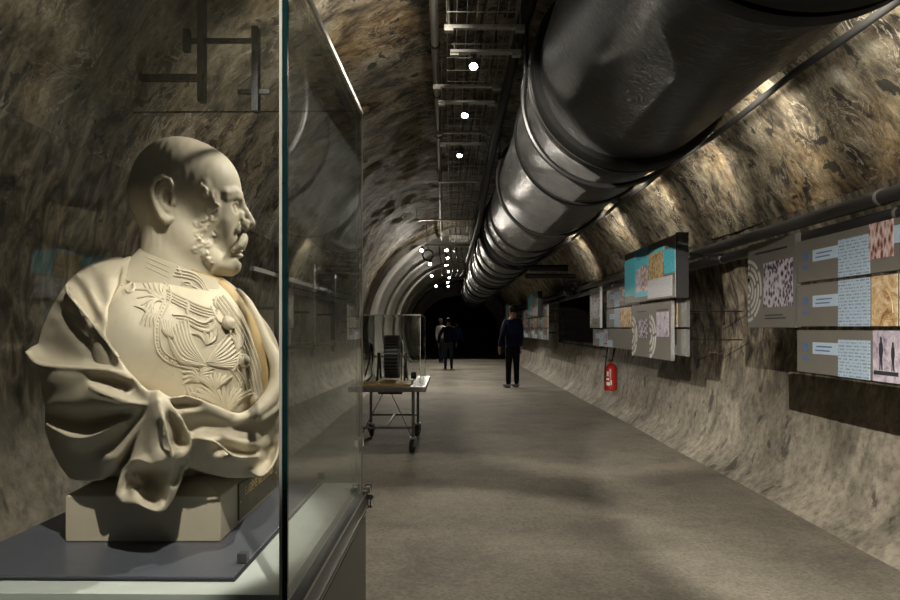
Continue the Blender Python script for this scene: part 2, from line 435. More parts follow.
# ------------------------------------------------------------------ the great water main overhead
PX, PZ, PR = 1.02, 2.756, .52
pm = thing('water_main', (PX, Y0, PZ), 'huge glossy black iron water main running overhead along the tunnel, banded by flanges', 'pipe')
def loc_b(parent): return parent.location
b = MB()
NA, yy = 96, []
y = Y0+.02
ys = list(np.arange(Y0+.02, 33.5, .5))
for y in ys:
    for j in range(NA):
        a = 2*PI*j/NA; rr = PR + noise.noise(Vector((math.cos(a)*2, y*1.2, math.sin(a)*2)))*.004
        b.v.append((PX+rr*math.cos(a), y, PZ+rr*math.sin(a)))
for i in range(len(ys)-1):
    for j in range(NA): b.f.append((i*NA+j, i*NA+(j+1)%NA, (i+1)*NA+(j+1)%NA, (i+1)*NA+j))
b.f.append(tuple(range((len(ys)-1)*NA, len(ys)*NA)))
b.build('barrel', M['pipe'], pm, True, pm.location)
for yf in (-2.6, 1.98, 3.98, 10.7, 16.4, 21.5, 27.0):
    b = MB(); w = .10
    b.lathe([(PR-.02,-w),(PR+.035,-w),(PR+.05,-w*.8),(PR+.05,-w*.15),(PR+.03,-w*.1),(PR+.03,w*.1),(PR+.05,w*.15),(PR+.05,w*.8),(PR+.035,w),(PR-.02,w)], (PX,yf,PZ), (0,1,0), 80)
    b.build('flange', M['band'], pm, True, pm.location)
for yf in (-.6, 5.26, 8.6, 9.35, 12.2, 13.6, 14.6, 18.2, 19.6, 23.5, 25.5, 29.5):
    b = MB(); w = .03
    b.lathe([(PR-.01,-w),(PR+.014,-w),(PR+.02,0),(PR+.014,w),(PR-.01,w)], (PX,yf,PZ), (0,1,0), 80)
    b.build('joint_band', M['band'], pm, True, pm.location)
# hanger straps round the main, slack black loops
for i, yh in enumerate((4.45, 6.9, 9.9, 12.9, 15.4, 18.9, 22.5)):
    t = thing('pipe_hanger', (PX, yh, PZ), 'black rod hanger carrying the overhead main from the vault, %s' % (
        'nearest of the row', 'second from the front', 'third from the front', 'fourth from the front', 'fifth from the front', 'sixth from the front', 'farthest of the row')[i], 'hanger', 'rod hangers along the overhead main')
    r = PR+.035
    b = MB(); b.tube([(r*math.cos(a), 0, r*math.sin(a)) for a in [2*PI*j/60 for j in range(60)]], .018, 8, closed=True)
    b.build('strap', M['black'], t, True)
    for a in (math.radians(165), math.radians(72)):
        x0, z0 = r*math.cos(a), r*math.sin(a)
        ztop = ZC+math.sqrt(max(0, (RR-.0)**2-(PX+x0-XC)**2))-PZ-.02
        b = MB(); b.cyl((x0, 0, z0), (x0, 0, ztop if yh < 16 else ztop-.12), .014, 8); b.build('rod', M['black'], t, True)

def run(name, pts, r, mat, label, cat, group=None, n=12, bands=None, bmat=None, bl=.03, bname='clamp', bk=1.25):
    t = thing(name, pts[0], label, cat, group)
    MB().tube(pts, r, n).build('length', mat, t, True, pts[0])
    if bands:
        for y in bands:
            for q in range(len(pts)-1):
                p, s_ = Vector(pts[q]), Vector(pts[q+1])
                if p.y <= y <= s_.y:
                    c = p.lerp(s_, (y-p.y)/(s_.y-p.y)); d = (s_-p).normalized()
                    MB().cyl(c-d*bl, c+d*bl, r*bk, n).build(bname, bmat or M['black'], t, True, pts[0]); break
    return t
# two pipes on the right wall above the panels, with pale couplings
run('wall_pipe', [(2.50,Y0,2.055),(2.50,33,2.055)], .045, M['case_body'], 'upper dark grey pipe along the right wall above the display panels', 'pipe', 'twin pipes above the display panels', 16, [3.55,4.05,7.2,11.6,15.8,20.5], M['conduit'], .012, 'coupling', 1.12)
run('wall_pipe', [(2.545,Y0,1.945),(2.545,33,1.945)], .043, M['case_body'], 'lower dark grey pipe just over the top edges of the display panels', 'pipe', 'twin pipes above the display panels', 16, [3.95,6.5,10.8,15.1,19.0], M['conduit'], .012, 'coupling', 1.12)
# black cable and thin pale wire on the vault right of the main
pp = []; pq = []
for i in range(60):
    y = Y0+.1+i*.65
    pp.append((2.05+.006*math.sin(i*1.3), y, 2.805+.012*math.sin(i*1.9)))
    pq.append((1.985, y, 2.875+.004*math.sin(i)))
pp = [p for p in pp if p[1] < 33]; pq = [p for p in pq if p[1] < 33]
pp = [p for p in pp if p[1] < 15.8]; pq = [p for p in pq if p[1] < 15.8]
run('vault_cable', pp, .022, M['rubber'], 'thick black cable along the lit rock right of the overhead main', 'cable')
run('vault_wire', pq, .006, M['conduit'], 'thin pale wire running just above the thick black vault cable', 'wire')
# black hoses left of the main
run('black_hose', [(.475,Y0,3.40),(.475,2.0,3.40),(.475,5,3.38),(.47,9,3.34),(.465,14,3.3),(.46,15.8,3.25)], .030, M['rubber'], 'thick black hose beside the left flank of the overhead main', 'hose', 'black hoses left of the overhead main', 12, [3.4,6,8,10,12,15], M['black'])
run('black_hose', [(.56,Y0,3.36),(.55,3,3.34),(.46,5,3.24),(.41,6.4,3.0),(.39,9.5,2.7),(.38,13.9,2.75),(.38,15.9,2.8)], .034, M['rubber'], 'drooping black hose that sinks lower than the other beside the main', 'hose', 'black hoses left of the overhead main', 12)
# grey conduit left of the cable tray
CX = -.10
run('ceiling_conduit', [(CX,Y0,3.42),(CX,3,3.42),(CX-.02,7,3.40),(CX-.06,12,3.34),(CX-.09,15.8,3.30)], .030, M['conduit'], 'pale grey conduit running straight down the crown of the vault', 'conduit', None, 12, [3.5,4.3,5.2,6.3,7.6,9.2,11,13.2,15], M['black'], .012)

# ------------------------------------------------------------------ cable tray, bars and track lamps
wires = [(-.02+.062*i) for i in range(8)]
def tray(y0, y1, label):
    t = thing('wire_cable_tray', (.2, y0, 3.22), label, 'cable tray', 'wire cable trays under the crown')
    b = MB()
    for x in wires: b.bar((x-.2,0,0), (x-.2,y1-y0,0), .005, .005)
    b.bar((wires[0]-.2,0,.05), (wires[0]-.2,y1-y0,.05), .007, .007); b.bar((wires[-1]-.2,0,.05), (wires[-1]-.2,y1-y0,.05), .007, .007)
    y = .05
    while y < y1-y0:
        b.bar((wires[0]-.2,y,-.005), (wires[-1]-.2,y,-.005), .005, .005)
        b.bar((wires[0]-.2,y,-.005), (wires[0]-.2,y,.05), .005, .005); b.bar((wires[-1]-.2,y,-.005), (wires[-1]-.2,y,.05), .005, .005); y += .24
    b.build('wire_grid', M['tray'], t)
    for k in range(4):
        pts = [(wires[0]-.2+.05+.09*k+.012*math.sin(i*.9+k), i*(y1-y0)/24, .018+.008*math.sin(i*1.7+k)) for i in range(25)]
        MB().tube(pts, .009, 6).build('cable', M['rubber'], t, True)
    return t
tray(-2.5, 3.9, 'galvanised wire cable tray over the glass case and walkway')
tray(3.95, 8.2, 'galvanised wire cable tray behind the three nearest ceiling lamps')
tray(8.25, 15.7, 'galvanised wire cable tray in the darker stretch before the concrete rings')
def strut(y, xa, xb, z, label, sec=(.04,.022), plates=True):
    t = thing('ceiling_crossbar', ((xa+xb)/2, y, z), label, 'crossbar', 'pale crossbars under the cable tray')
    h = (xb-xa)/2
    MB().box((-h, -sec[0]/2, -sec[1]/2), (h, sec[0]/2, sec[1]/2), .003).build('rail', M['tray'], t)
    for s_ in (-1, 1):
        x = s_*(h-.03); zt = ZC+math.sqrt(RR*RR-((xa+xb)/2+x-XC)**2)-z-.0
        MB().cyl((x,0,0), (x,0,zt), .006, 8).build('threaded_rod', M['tray'], t, True)
        if plates: MB().box((x-.03,-.026,-.03),(x+.03,.026,-.012), .003).build('end_plate', M['tray'], t)
    return t
def xs(px, y): return (px-450)*y/700
def zs(py, y): return CAMZ+(328-py)*y/700
strut(4.42, xs(444,4.42), xs(525,4.42), 3.2, 'pale crossbar closest to the camera, just before the first lamp bar')
strut(4.72, xs(450,4.72), xs(521,4.72), 3.16, 'pale crossbar carrying the nearest ceiling lamp', (.06,.02))
strut(5.5, xs(433,5.5), xs(500,5.5), 3.2, 'pale crossbar between first and second lamp bars')
strut(5.8, xs(438,5.8), xs(495,5.8), 3.17, 'pale crossbar carrying the second ceiling lamp', (.06,.02))
strut(6.8, xs(436,6.8), xs(487,6.8), 3.2, 'pale crossbar just before the third lamp bar')
strut(7.1, xs(440,7.1), xs(487,7.1), 3.17, 'pale crossbar carrying the third ceiling lamp', (.06,.02))
strut(9.0, xs(437,9.0), xs(480,9.0), 3.18, 'pale crossbar fourth in line beyond the lamp bars', plates=False)
strut(12.3, xs(415,12.3), xs(475,12.3), 3.2, 'wide pale crossbar reaching past the conduit towards the left vault', (.07,.03))
strut(14.2, xs(425,14.2), xs(470,14.2), 2.98, 'last wide crossbar before the concrete rings, hanging low', (.07,.04))

def aim(loc, target):
    return (Vector(target)-Vector(loc)).to_track_quat('-Z', 'Y').to_euler()
def spotlamp(loc, target, power, label, size=62, blend=.35, rad=.025, zbar=.07, lit=True, col=(1.0,.915,.78), group='ceiling spot lamps', scale=1.0, wire=True, flag_deg=None):
    """a can spot lamp on a yoke, with its real light inside the mouth"""
    loc = Vector(loc)
    t = thing('spot_lamp', loc+Vector((0,0,zbar)), label, 'lamp', group)
    d = (Vector(target)-loc).normalized(); o = Vector((0,0,-zbar)); s = scale
    MB().cyl((0,0,0), (0,0,-zbar*.5), .008*s, 8).build('stem', M['black'], t, True)
    MB().box((-.03*s,-.03*s,-.012),(.03*s,.03*s,.012), .004).build('base', M['black'], t)
    MB().lathe([(0.0,-.10*s),(.026*s,-.095*s),(.03*s,-.07*s),(.033*s,-.02*s),(.042*s,.03*s),(.042*s,.045*s),(.039*s,.045*s),(.037*s,.028*s)], o, d, 20).build('housing', M['steel'], t, True)
    if lit: MB().lathe([(.0,.026*s),(.036*s,.026*s)], o, d, 20).build('lens', M['lens'], t)
    if flag_deg is not None:  # unseen plate added to keep the washer's light off the main
        hd = Vector((d.x, d.y, 0)).normalized(); sd = Vector((-hd.y, hd.x, 0)); zc = .15*math.tan(math.radians(flag_deg))
        c = o+hd*.15+d*0; b_ = MB(); vs = []
        for q in (0, .004):
            for (a_, z_) in ((-.16, zc+.055*d.z), (.16, zc+.055*d.z), (.16, .14), (-.16, .14)): vs.append(c+hd*q+sd*a_+Vector((0,0,z_)))
        b_.add(vs, [(0,1,2,3),(7,6,5,4),(0,4,5,1),(1,5,6,2),(2,6,7,3),(3,7,4,0)]); b_.build('added_flag', M['black'], t)
    li = bpy.data.lights.new('lamp_light', 'SPOT'); li.energy = power; li.spot_size = math.radians(size); li.spot_blend = blend
    li.shadow_soft_size = rad; li.color = col
    lo = bpy.data.objects.new('lamp_light', li); COL.objects.link(lo); lo.location = loc+d*.055*s; lo.rotation_euler = aim(loc, target)
    return t
spotlamp((.16,4.72,3.08), (-.05,3.1,1.0), 60, 'nearest ceiling spot lamp, its bright face turned to the camera', 75, scale=.7)
spotlamp((.125,5.8,3.08), (-.2,3.9,0), 130, 'second ceiling spot lamp, glowing under its own crossbar', 66, scale=.7)
spotlamp((.10,7.1,3.07), (-.3,5.5,0), 70, 'third ceiling spot lamp beside a small grey bracket', 70, scale=.7)
# lamps out of frame above the case
spotlamp((.36,2.0,2.52), (-.60,1.66,1.32), 100, 'spot lamp on a long stem above the walkway aimed at the face of the bust', 40, zbar=1.04)
spotlamp((.22,.15,3.10), (-.68,1.5,.98), 265, 'spot lamp above the camera aimed at the cloak of the bust', 19.5, .22, rad=.015)
spotlamp((.10,3.6,3.12), (-2.0,6.2,2.3), 85, 'added fill lamp above the walkway, out of view, turned to the left vault', 100, .7)  # added out of view to lift the dark left vault
spotlamp((-.9,2.2,3.03), (-2.0,3.4,1.2), 42, 'added fill lamp above the walkway, out of view, lighting the wall behind the vitrine', 62, .8)  # added out of view to brighten the wall seen through the glass
spotlamp((.10,-2.6,2.3), (.05,4.0,3.45), 12, 'added low fill lamp behind the camera raking the cable tray', 28, .8)  # added to light the undersides of tray, bars and conduit
# left-hand wall washers for the right wall
spotlamp((-.9,-2.4,2.80), (2.35,4.15,1.10), 3000, 'spot lamp high on the left vault washing the near right panels', 27, .25, zbar=.05, flag_deg=-6.3, rad=.012)
spotlamp((-1.2,1.5,2.62), (2.3,9.2,1.05), 1150, 'spot lamp high on the left vault washing the farther right panels', 36, zbar=.05, rad=.015)
spotlamp((.3,-.9,3.0), (1.3,3.2,0), 90, 'added fill lamp behind the camera washing the floor', 52, .8)  # added out of view to brighten the near floor
# added fill washers, hidden behind the main, for even light on the rock
for i, (yy, pw) in enumerate(((.6,30),(1.9,30),(3.2,28),(4.5,26),(5.8,24),(7.3,24),(9.2,24),(11.8,24))):
    spotlamp((1.71,yy,2.78), (2.6,yy+.5,2.78), pw*2.0, 'added fill lamp hidden behind the overhead main, %s' % ('first behind the camera side','second in line','third in line, over the near panels','fourth in line','fifth in line, before the turquoise panel','sixth in line, over the turquoise panel','seventh in line','last, over the dark side gallery')[i], 98, .8, zbar=.05, rad=.12, scale=.8)
# far row
far = [(446,15.2),(447,16.9),(446,18.8),(448,21),(449,23.5),(447.5,26),(448,28.5)]
names = ('at the first concrete ring','just past the first concrete ring','third of the far row','fourth of the far row','fifth of the far row','sixth of the far row','last before the dark arch')
for i, (px, yy) in enumerate(far):
    spotlamp((xs(px,yy), yy, 3.02), (.6, yy-2.0, 0), 90 if i < 3 else 120, 'small far ceiling lamp, %s' % names[i], 110, .5, zbar=.05, scale=1.1)
for i, (xx, yy, zz) in enumerate(((-.62,15.6,3.05),(-.5,17.8,2.95),(-.55,21.2,2.9),(-.5,25.5,2.85))):
    spotlamp((xx,yy,zz), (-1.1,yy-2.2,1.0), 60, 'far lamp on the left of the row, lighting the ringed wall, %s' % ('nearest','second','third','farthest')[i], 120, .5, zbar=.05, scale=1.1, group='far left ceiling lamps')
spotlamp((.12,14.2,2.86), (.1,17.5,3.5), 60, 'lamp aimed up at the first concrete ring', 100, .5, zbar=.05, scale=1.1)
# long bars and clutter hanging in the far vault
b = thing('vertical_conduit_rack', (.0,16.1,3.2), 'tangle of thin black conduits hanging before the concrete rings', 'conduit')
for k in range(5):
    x = -.25+.13*k
    MB().tube([(x,.1*k,0),(x+.02,.1*k,-.25),(x+.06,.3+.1*k,-.5),(x+.05,1.2,-.55),(x+.02,4,-.4)], .014, 6).build('conduit', M['black'], b, True)
# round junction clutter seen at the first ring
t = thing('cable_reel', (xs(428,14.6),14.6,zs(255,14.6)), 'coil of black cable hanging left of the far lamps', 'cable')
for k in range(3): MB().tube([(.11*math.cos(a),.03*k,.11*math.sin(a)) for a in [2*PI*j/20 for j in range(20)]], .016, 6, closed=True).build('loop', M['rubber'], t, True)
MB().cyl((0,0,.1),(0,0,.56),.008,6).build('hook', M['black'], t)
# dark cross pipes at the side gallery
run('cross_pipe', [(1.58,14.05,2.50),(2.36,14.05,2.50)], .07, M['black'], 'black branch pipe crossing from the main to the side gallery', 'pipe', 'branch pipes at the side gallery')
run('cross_pipe', [(1.45,13.5,2.30),(2.42,13.5,2.30)], .05, M['black'], 'thinner black branch pipe just under the larger one', 'pipe', 'branch pipes at the side gallery')
t = thing('gate_valve', (2.35,13.4,2.05), 'black gate valve with handwheel at the side gallery', 'valve')
MB().tube([(.16*math.cos(a),0,.16*math.sin(a)) for a in [2*PI*j/24 for j in range(24)]], .02, 8, closed=True).build('handwheel', M['black'], t, True)
b = MB()
for j in range(4): a = PI*j/4; b.cyl((-.16*math.cos(a),0,-.16*math.sin(a)), (.16*math.cos(a),0,.16*math.sin(a)), .01, 6)
b.build('spokes', M['black'], t); MB().cyl((0,-.05,0),(0,.5,0),.03,10).build('stem', M['black'], t, True)
MB().lathe([(.03,.2),(.12,.24),(.12,.42),(.08,.45),(.08,.6),(.12,.62),(.12,.66),(0,.66)], (0,0,0), (0,1,0), 20).build('body', M['black'], t, True)
# ------------------------------------------------------------------ display panels on the right wall
XP = 2.05
PANEL_GROUPS = 'display panels along the right wall'
def panel(y0, y1, z0, z1, label, x=XP, name='display_panel', th=.03, struts=True, group=PANEL_GROUPS):
    """a hung panel facing -X; local origin at its near bottom corner (y0, z0); y runs away from the camera"""
    t = thing(name, (x, y0, z0), label, 'panel', group)
    w, h = y1-y0, z1-z0
    MB().box((0,0,0), (th,w,h), .002).build('board', M['panel'], t)
    MB().box((-.004,-.006,0), (th,0,h)).build('edge_strip', M['steel_l'], t)
    if struts:
        for yy in (.12*w, .88*w):
            xe = (XC+2.30-x)
            MB().cyl((th,yy,h*.6), (xe,yy,h*.6), .006, 8).build('standoff', M['black'], t, True)
    return t
def P(t, name, y0, y1, z0, z1, mat, lift=.0015):
    return MB().box((-lift,y0,z0), (0,y1,z1)).build(name, M[mat], t)
def emblem(t, yc, zc, R, y_lo, y_hi, seed=0, radii=(.12,.33,.54,.75,.95), th=.11):
    """concentric broken rings, clipped between y_lo and y_hi"""
    rnd = random.Random(seed); b = MB(); k = 0
    for r in radii:
        r0, r1 = R*r, R*(r+th); a = rnd.random()
        while a < 2*PI+.3:
            ln = rnd.uniform(.7, 1.7)/(r+.35); e = a+ln; n = max(3, int(ln/.07))
            for i in range(n):
                a0 = a+ln*i/n; a1 = a+ln*(i+1)/n
                q = [(yc+rr*math.cos(aa), zc+rr*math.sin(aa)) for rr, aa in ((r0,a0),(r1,a0),(r1,a1),(r0,a1))]
                q = [(min(max(y, y_lo), y_hi), z) for y, z in q]
                if max(y for y, z in q)-min(y for y, z in q) > .003: b.prism(q, -.0016, 0, 'yz')
            a = e+.16/(r+.25)
    return b.build('ring_emblem', M['emblem'], t)
def ylabel(px, x=XP): return x*700/(px-450)
def title(t, body, size, y, z, mat='ink', align='LEFT'):
    return text_obj('title', body, size, M[mat], t, (-.002, y, z), (PI/2, 0, -PI/2), align=align)

# in the photo, moving right = towards the camera = lower y
# --- spiral panel (nearest full one)
def spiral_panel(y0, y1, label, seed=1, det=True):
    t = panel(y0, y1, 1.303, 1.865, label, name='spiral_panel')
    w = y1-y0
    emblem(t, w, .25, .20, 0, w-.002, seed)
    P(t, 'photograph', .03, w-.24, .13, .42, 'ph_crowd')
    if det:
        P(t, 'heading', .10, w-.12, .485, .497, 'ink', .0012); P(t, 'caption', .12, w-.26, .055, .063, 'panel_edge', .0012); P(t, 'caption', .16, w-.26, .075, .083, 'panel_edge', .0012)
    return t
spiral_panel(4.155, 4.815, 'grey panel with half ring emblem and crowd photograph, left of the row of captioned panels')
spiral_panel(ylabel(600), ylabel(590), 'narrow looking grey ring emblem panel at the far end of the middle display', 4)
# --- captioned rows
def row_panel(y0, y1, z0, z1, kind, label, x=XP):
    t = panel(y0, y1, z0, z1, label, x, name='captioned_panel')
    w, h = y1-y0, z1-z0
    f = lambda q: w-q            # q measured from the far (photo-left) end
    P(t, 'logo', f(.135), f(.065), h*.30, h*.38, 'ink_blue', .001); P(t, 'logo', f(.13), f(.075), h*.52, h*.70, 'ink_blue', .001)
    P(t, 'caption_block', f(.46), f(.18), h*.45, h*.72, 'cap_blue')
    P(t, 'caption_line', f(.38), f(.22), h*.61, h*.64, 'ink_blue', .002); P(t, 'caption_line', f(.36), f(.21), h*.52, h*.55, 'ink_blue', .002)
    lo, hi = {'a': (0.0,.82), 'b': (0.0,1.0), 'c': (.0,.80)}[kind]
    P(t, 'text_block', f(.72), f(.44), h*lo, h*hi, 'txt_blue', .002)
    if kind == 'a':
        P(t, 'picture', f(.90), f(.715), h*.28, h*1.0, 'ph_rose', .003)
        P(t, 'caption_block', f(1.25), f(.90), h*.52, h*.86, 'cap_blue', .0018)
        P(t, 'portrait', f(1.14), f(.95), h*.10, h*.66, 'ph_paint', .003)
        pb = MB(); 
        for (cy, cz, ry, rz) in ((f(1.045), h*.30, .045, .05), (f(1.045), h*.47, .02, .026)):
            pb.prism([(cy+ry*math.cos(a), cz+rz*math.sin(a)) for a in [2*PI*j/16 for j in range(16)]], -.0036, -.003, 'yz')
        pb.build('portrait_figure', M['ink'], t)
    elif kind == 'b':
        P(t, 'drawing', f(.93), f(.735), 0, h*1.0, 'ph_sepia', .003); P(t, 'drawing', f(1.28), f(.945), 0, h*1.0, 'ph_sepia', .003)
        ab = MB()
        for q in (.83, 1.08, 1.2):
            r = .07
            ab.tube([(-.004, f(q)+r*math.cos(a), h*.25+r*1.6*math.sin(a)) for a in [PI*j/14 for j in range(15)]], .0022, 5)
        for zz in (.12,.24): ab.box((-.004, f(1.27), h*zz), (-.003, f(.74), h*zz+.003))
        ab.build('drawn_arches', M['ph_map'], t)
    else:
        P(t, 'engraving', f(.95), f(.745), h*.0, h*1.0, 'ph_lilac', .003)
        fb = MB()
        for (q, s_) in ((.81, 1.0), (.90, .85)):
            cy, z0_ = f(q), h*.22; sc = .0145*s_
            body = [(-1.2,0),(-.9,5),(-1.6,8),(-1.3,11),(-.6,12),(-.7,13.6),(0,14.4),(.7,13.6),(.6,12),(1.4,11),(1.5,7.5),(.9,5),(1.1,0),(.4,0),(.1,4.5),(-.4,0)]
            fb.prism([(cy+px_*sc*.75, z0_+pz_*sc*.78) for px_, pz_ in body], -.0036, -.003, 'yz')
        fb.box((-.0036, f(.94), h*.13), (-.003, f(.755), h*.21))
        fb.build('engraved_figures', M['ink'], t)
        P(t, 'caption_block', f(1.25), f(.955), h*.02, h*.40, 'cap_blue', .0018)
        P(t, 'caption_line', f(1.08), f(1.0), h*.62, h*.66, 'ink', .001); P(t, 'caption_line', f(1.08), f(1.0), h*.76, h*.80, 'ink', .001)
    return t
YB0, YB1 = 2.85, 4.135
row_panel(YB0, YB1, 1.566, 1.806, 'a', 'top grey captioned panel with a rose picture and dark oil portrait, nearest display')
row_panel(YB0, YB1, 1.309, 1.549, 'b', 'middle grey captioned panel with sepia arch drawings, nearest display')
row_panel(YB0, YB1, 1.045, 1.288, 'c', 'bottom grey captioned panel with an engraving of two men, nearest display')
# middle display, rows behind the double spiral panel
for (ya, yb) in ((ylabel(632)-.05, ylabel(601.5)), (6.28, ylabel(632)-.08)):
    far_ = ya > 7
    xx = XP+.07
    for (z0, z1, kd, nm) in ((1.566,1.806,'a','top'),(1.309,1.549,'b','middle'),(1.045,1.288,'c','bottom')):
        if not far_ and kd == 'a': continue
        row_panel(ya, yb+(.9 if (far_ and kd == 'c') else 0), z0, z1, kd, '%s captioned panel %s' % (nm, 'left of the two ring emblem panel, middle display' if far_ else 'half hidden behind the two ring emblem panel'), xx)
# double spiral panel
def double_spiral(y0, y1, label, z0=.995, z1=1.555, x=XP):
    t = panel(y0, y1, z0, z1, label, x, name='double_spiral_panel', struts=False)
    w = y1-y0
    emblem(t, w-.002, .22, .20, w*.70, w-.002, 12, (.25,.60,.92), .20); emblem(t, w*.50, .22, .20, w*.12, w*.50, 11, (.25,.60,.92), .20)
    P(t, 'photograph', w*.56, w*.80, .20, .40, 'ph_crowd', .003); P(t, 'photograph', w*.05, w*.33, .22, .46, 'ph_lilac', .003)
    P(t, 'heading', w*.60, w*.85, .475, .485, 'ink', .0012); P(t, 'heading', w*.06, w*.32, .475, .485, 'ink', .0012)
    for yy in (.1*w, .85*w):
        if y0 < 5: MB().cyl((.03,yy,.3), (.60,yy,.3), .006, 8).build('standoff', M['black'], t, True)
        else: MB().box((.031,yy-.012,.2),(.045,yy+.012,.98)).build('support_bar', M['steel'], t)
    return t
double_spiral(6.49, 7.885, 'grey panel with two ring emblems under the turquoise panel')
double_spiral(2.0, 2.72, 'low grey panel with ring emblems at the near end of the nearest display', z0=.72, z1=1.28)
# turquoise panel
def cyan_panel(y0, y1, label, x=XP-.06, detail=True):
    t = panel(y0, y1, 1.575, 2.13, label, x, name='turquoise_panel', th=.05, struts=False)
    w, h = y1-y0, .555
    for yy in (.15*w, .85*w): MB().cyl((.05,yy,h*.72), (XC+2.26-x,yy,h*.72), .010, 8).build('standoff', M['black'], t, True)
    MB().box((.0,-.05,-.01), (.10,-.008,h+.01)).build('side_board', M['panel_edge'], t)
    f = lambda u: w*(1-u)    # u 0..1 from photo-left
    P(t, 'text_block', f(.24), f(.0), h*.14, h*.88, 'txt_cyan')
    P(t, 'title_block', f(.52), f(.24), h*.09, h*1.0, 'cyan', .002)
    P(t, 'picture', f(.36), f(.27), h*.18, h*.62, 'ph_lilac', .003); P(t, 'picture', f(.51), f(.37), h*.18, h*.66, 'ph_rose', .003)
    P(t, 'caption_block', f(.82), f(.52), h*.62, h*.88, 'cyan', .002)
    P(t, 'picture', f(.80), f(.54), h*.36, h*.82, 'ph_map', .003)
    P(t, 'text_block', f(.99), f(.82), h*.40, h*.80, 'txt_cyan', .002)
    P(t, 'text_block', f(.95), f(.52), h*.03, h*.36, 'txt_white', .0035)
    return t
t = cyan_panel(6.18, 7.97, 'large turquoise and grey panel with a tan city map, standing proud above the middle display')
title(t, 'AU XIX', .15, 1.79*(1-.27), .555*.86, 'ink_blue')
cyan_panel(15.9, 17.9, 'turquoise panel of the far display, right of the standing man')
cyan_panel(23.6, 25.0, 'farthest turquoise panel, just above the standing man')
# far displays, one row board each
k = 0
for (ya, yb) in ((15.1,16.5),(16.55,18.2),(18.25,20.2),(22.6,24.6),(24.7,26.8)):
    for (z0, z1, kd, nm) in ((1.566,1.806,'a','top'),(1.309,1.549,'b','middle'),(1.045,1.288,'c','bottom')):
        where = {15.1:'at the near end of the far display',16.55:'second unit of the far display',18.25:'at the far end of the far display',22.6:'beyond the standing man, nearer unit',24.7:'beyond the standing man, last unit'}[ya]
        row_panel(ya, yb, z0, z1, kd, '%s small captioned panel %s' % (nm, where), XP+.05)

# ------------------------------------------------------------------ fire extinguisher on the right wall
t = thing('fire_extinguisher', (2.42, 10.55, .36), 'red fire extinguisher hanging by its black hose on the right wall', 'extinguisher')
MB().lathe([(0,0),(.085,.0),(.095,.012),(.098,.03),(.098,.32),(.085,.365),(.05,.395),(.028,.41),(.028,.43),(0,.43)], (0,0,0), (0,0,1), 24).build('cylinder', M['red'], t, True)
MB().box((-.035,-.03,.43),(.035,.03,.47), .006).build('valve', M['black'], t)
MB().bar((-.01,0,.49), (-.13,0,.52), .02, .012).build('handle', M['black'], t)
MB().tube([(.02,-.02,.45),(.04,-.05,.62),(.02,-.09,.78),(-.06,-.10,.70),(-.10,-.10,.40),(-.11,-.09,.15)], .011, 8).build('hose', M['rubber'], t, True)
MB().tube([(.03,.03,.45),(.08,.05,.62),(.09,.06,.80)], .008, 8).build('strap', M['rubber'], t, True)
b = MB()
for (a0, a1, z0, z1) in ((-2.45,-1.9,.08,.13),(-2.5,-2.0,.16,.19),(-2.4,-2.1,.22,.29),(-1.8,-1.6,.09,.16),(-2.75,-2.6,.2,.27)):
    n = 6
    for i in range(n):
        aa, ab = a0+(a1-a0)*i/n, a0+(a1-a0)*(i+1)/n
        b.add([(.0995*math.cos(q), .0995*math.sin(q), z) for q, z in ((aa,z0),(ab,z0),(ab,z1),(aa,z1))], [(0,1,2,3)])
b.build('white_label', M['white'], t)

# ------------------------------------------------------------------ trolley with the model machine
TX0, TX1, TY0, TY1, TZ = -1.05, -.25, 7.2, 8.85, .694
t = thing('display_trolley', ((TX0+TX1)/2, (TY0+TY1)/2, 0), 'low steel display trolley on black castors carrying a glass cover', 'trolley'); OFF = t.location
b = MB(); b.box((TX0,TY0,TZ-.055), (TX1,TY1,TZ), .006); b.build('top', M['steel'], t, False, OFF)
b = MB(); b.box((TX0+.3,TY0+.1,TZ-.085), (TX1-.25,TY1-.1,TZ-.056), .004); b.build('under_tray', M['panel_edge'], t, False, OFF)
LX = (-.95,-.385); LY = (7.32, 8.42)
for x in LX:
    for y in LY:
        MB().box((x-.016,y-.016,.16),(x+.016,y+.016,TZ-.056), .003).build('leg', M['steel'], t, False, OFF)
        c = MB(); ang = {LX[0]:.3, LX[1]:-.25}[x]
        d = Vector((math.sin(ang), -math.cos(ang), 0)); ax = Vector((math.cos(ang), math.sin(ang), 0)); o = Vector((x,y,.0))+d*.03
        c.lathe([(.0,-.018),(.062,-.018),(.07,-.010),(.07,.010),(.062,.018),(0,.018)], o+Vector((0,0,.07)), ax, 24)
        w = c.build('castor', M['rubber'], t, True, OFF)
        f = MB()
        for s_ in (-1, 1):
            q = o+ax*s_*.026
            f.bar(q+Vector((0,0,.065)), Vector((x,y,.15))+ax*s_*.022, .004, .04, ax)
        f.box((x-.03,y-.03,.145),(x+.03,y+.03,.16))
        f.lathe([(0,-.03),(.012,-.03),(.012,.03),(0,.03)], o+Vector((0,0,.07)), ax, 10)
        f.build('fork', M['steel_l'], t, False, OFF)
b = MB()
for y in LY: b.box((LX[0],y-.01,.245),(LX[1],y+.01,.270))
b.build('crossbar', M['steel'], t, False, OFF)
MB().box((-.68,LY[0],.247),(-.655,LY[1],.268)).build('stretcher', M['steel'], t, False, OFF)
for (xa, xb) in ((LX[0]+.02,-.72),(-.72,LX[1]-.02)):
    s_ = -1 if xa < -.8 else 1
    MB().cyl((-.62 if s_ > 0 else -.70,LY[0]+.02,TZ-.07), (xb if s_ > 0 else xa,LY[0]+.02,.17), .005, 6).build('brace', M['steel'], t, True, OFF)
for px_, lab in ((-.46,0),):
    pass
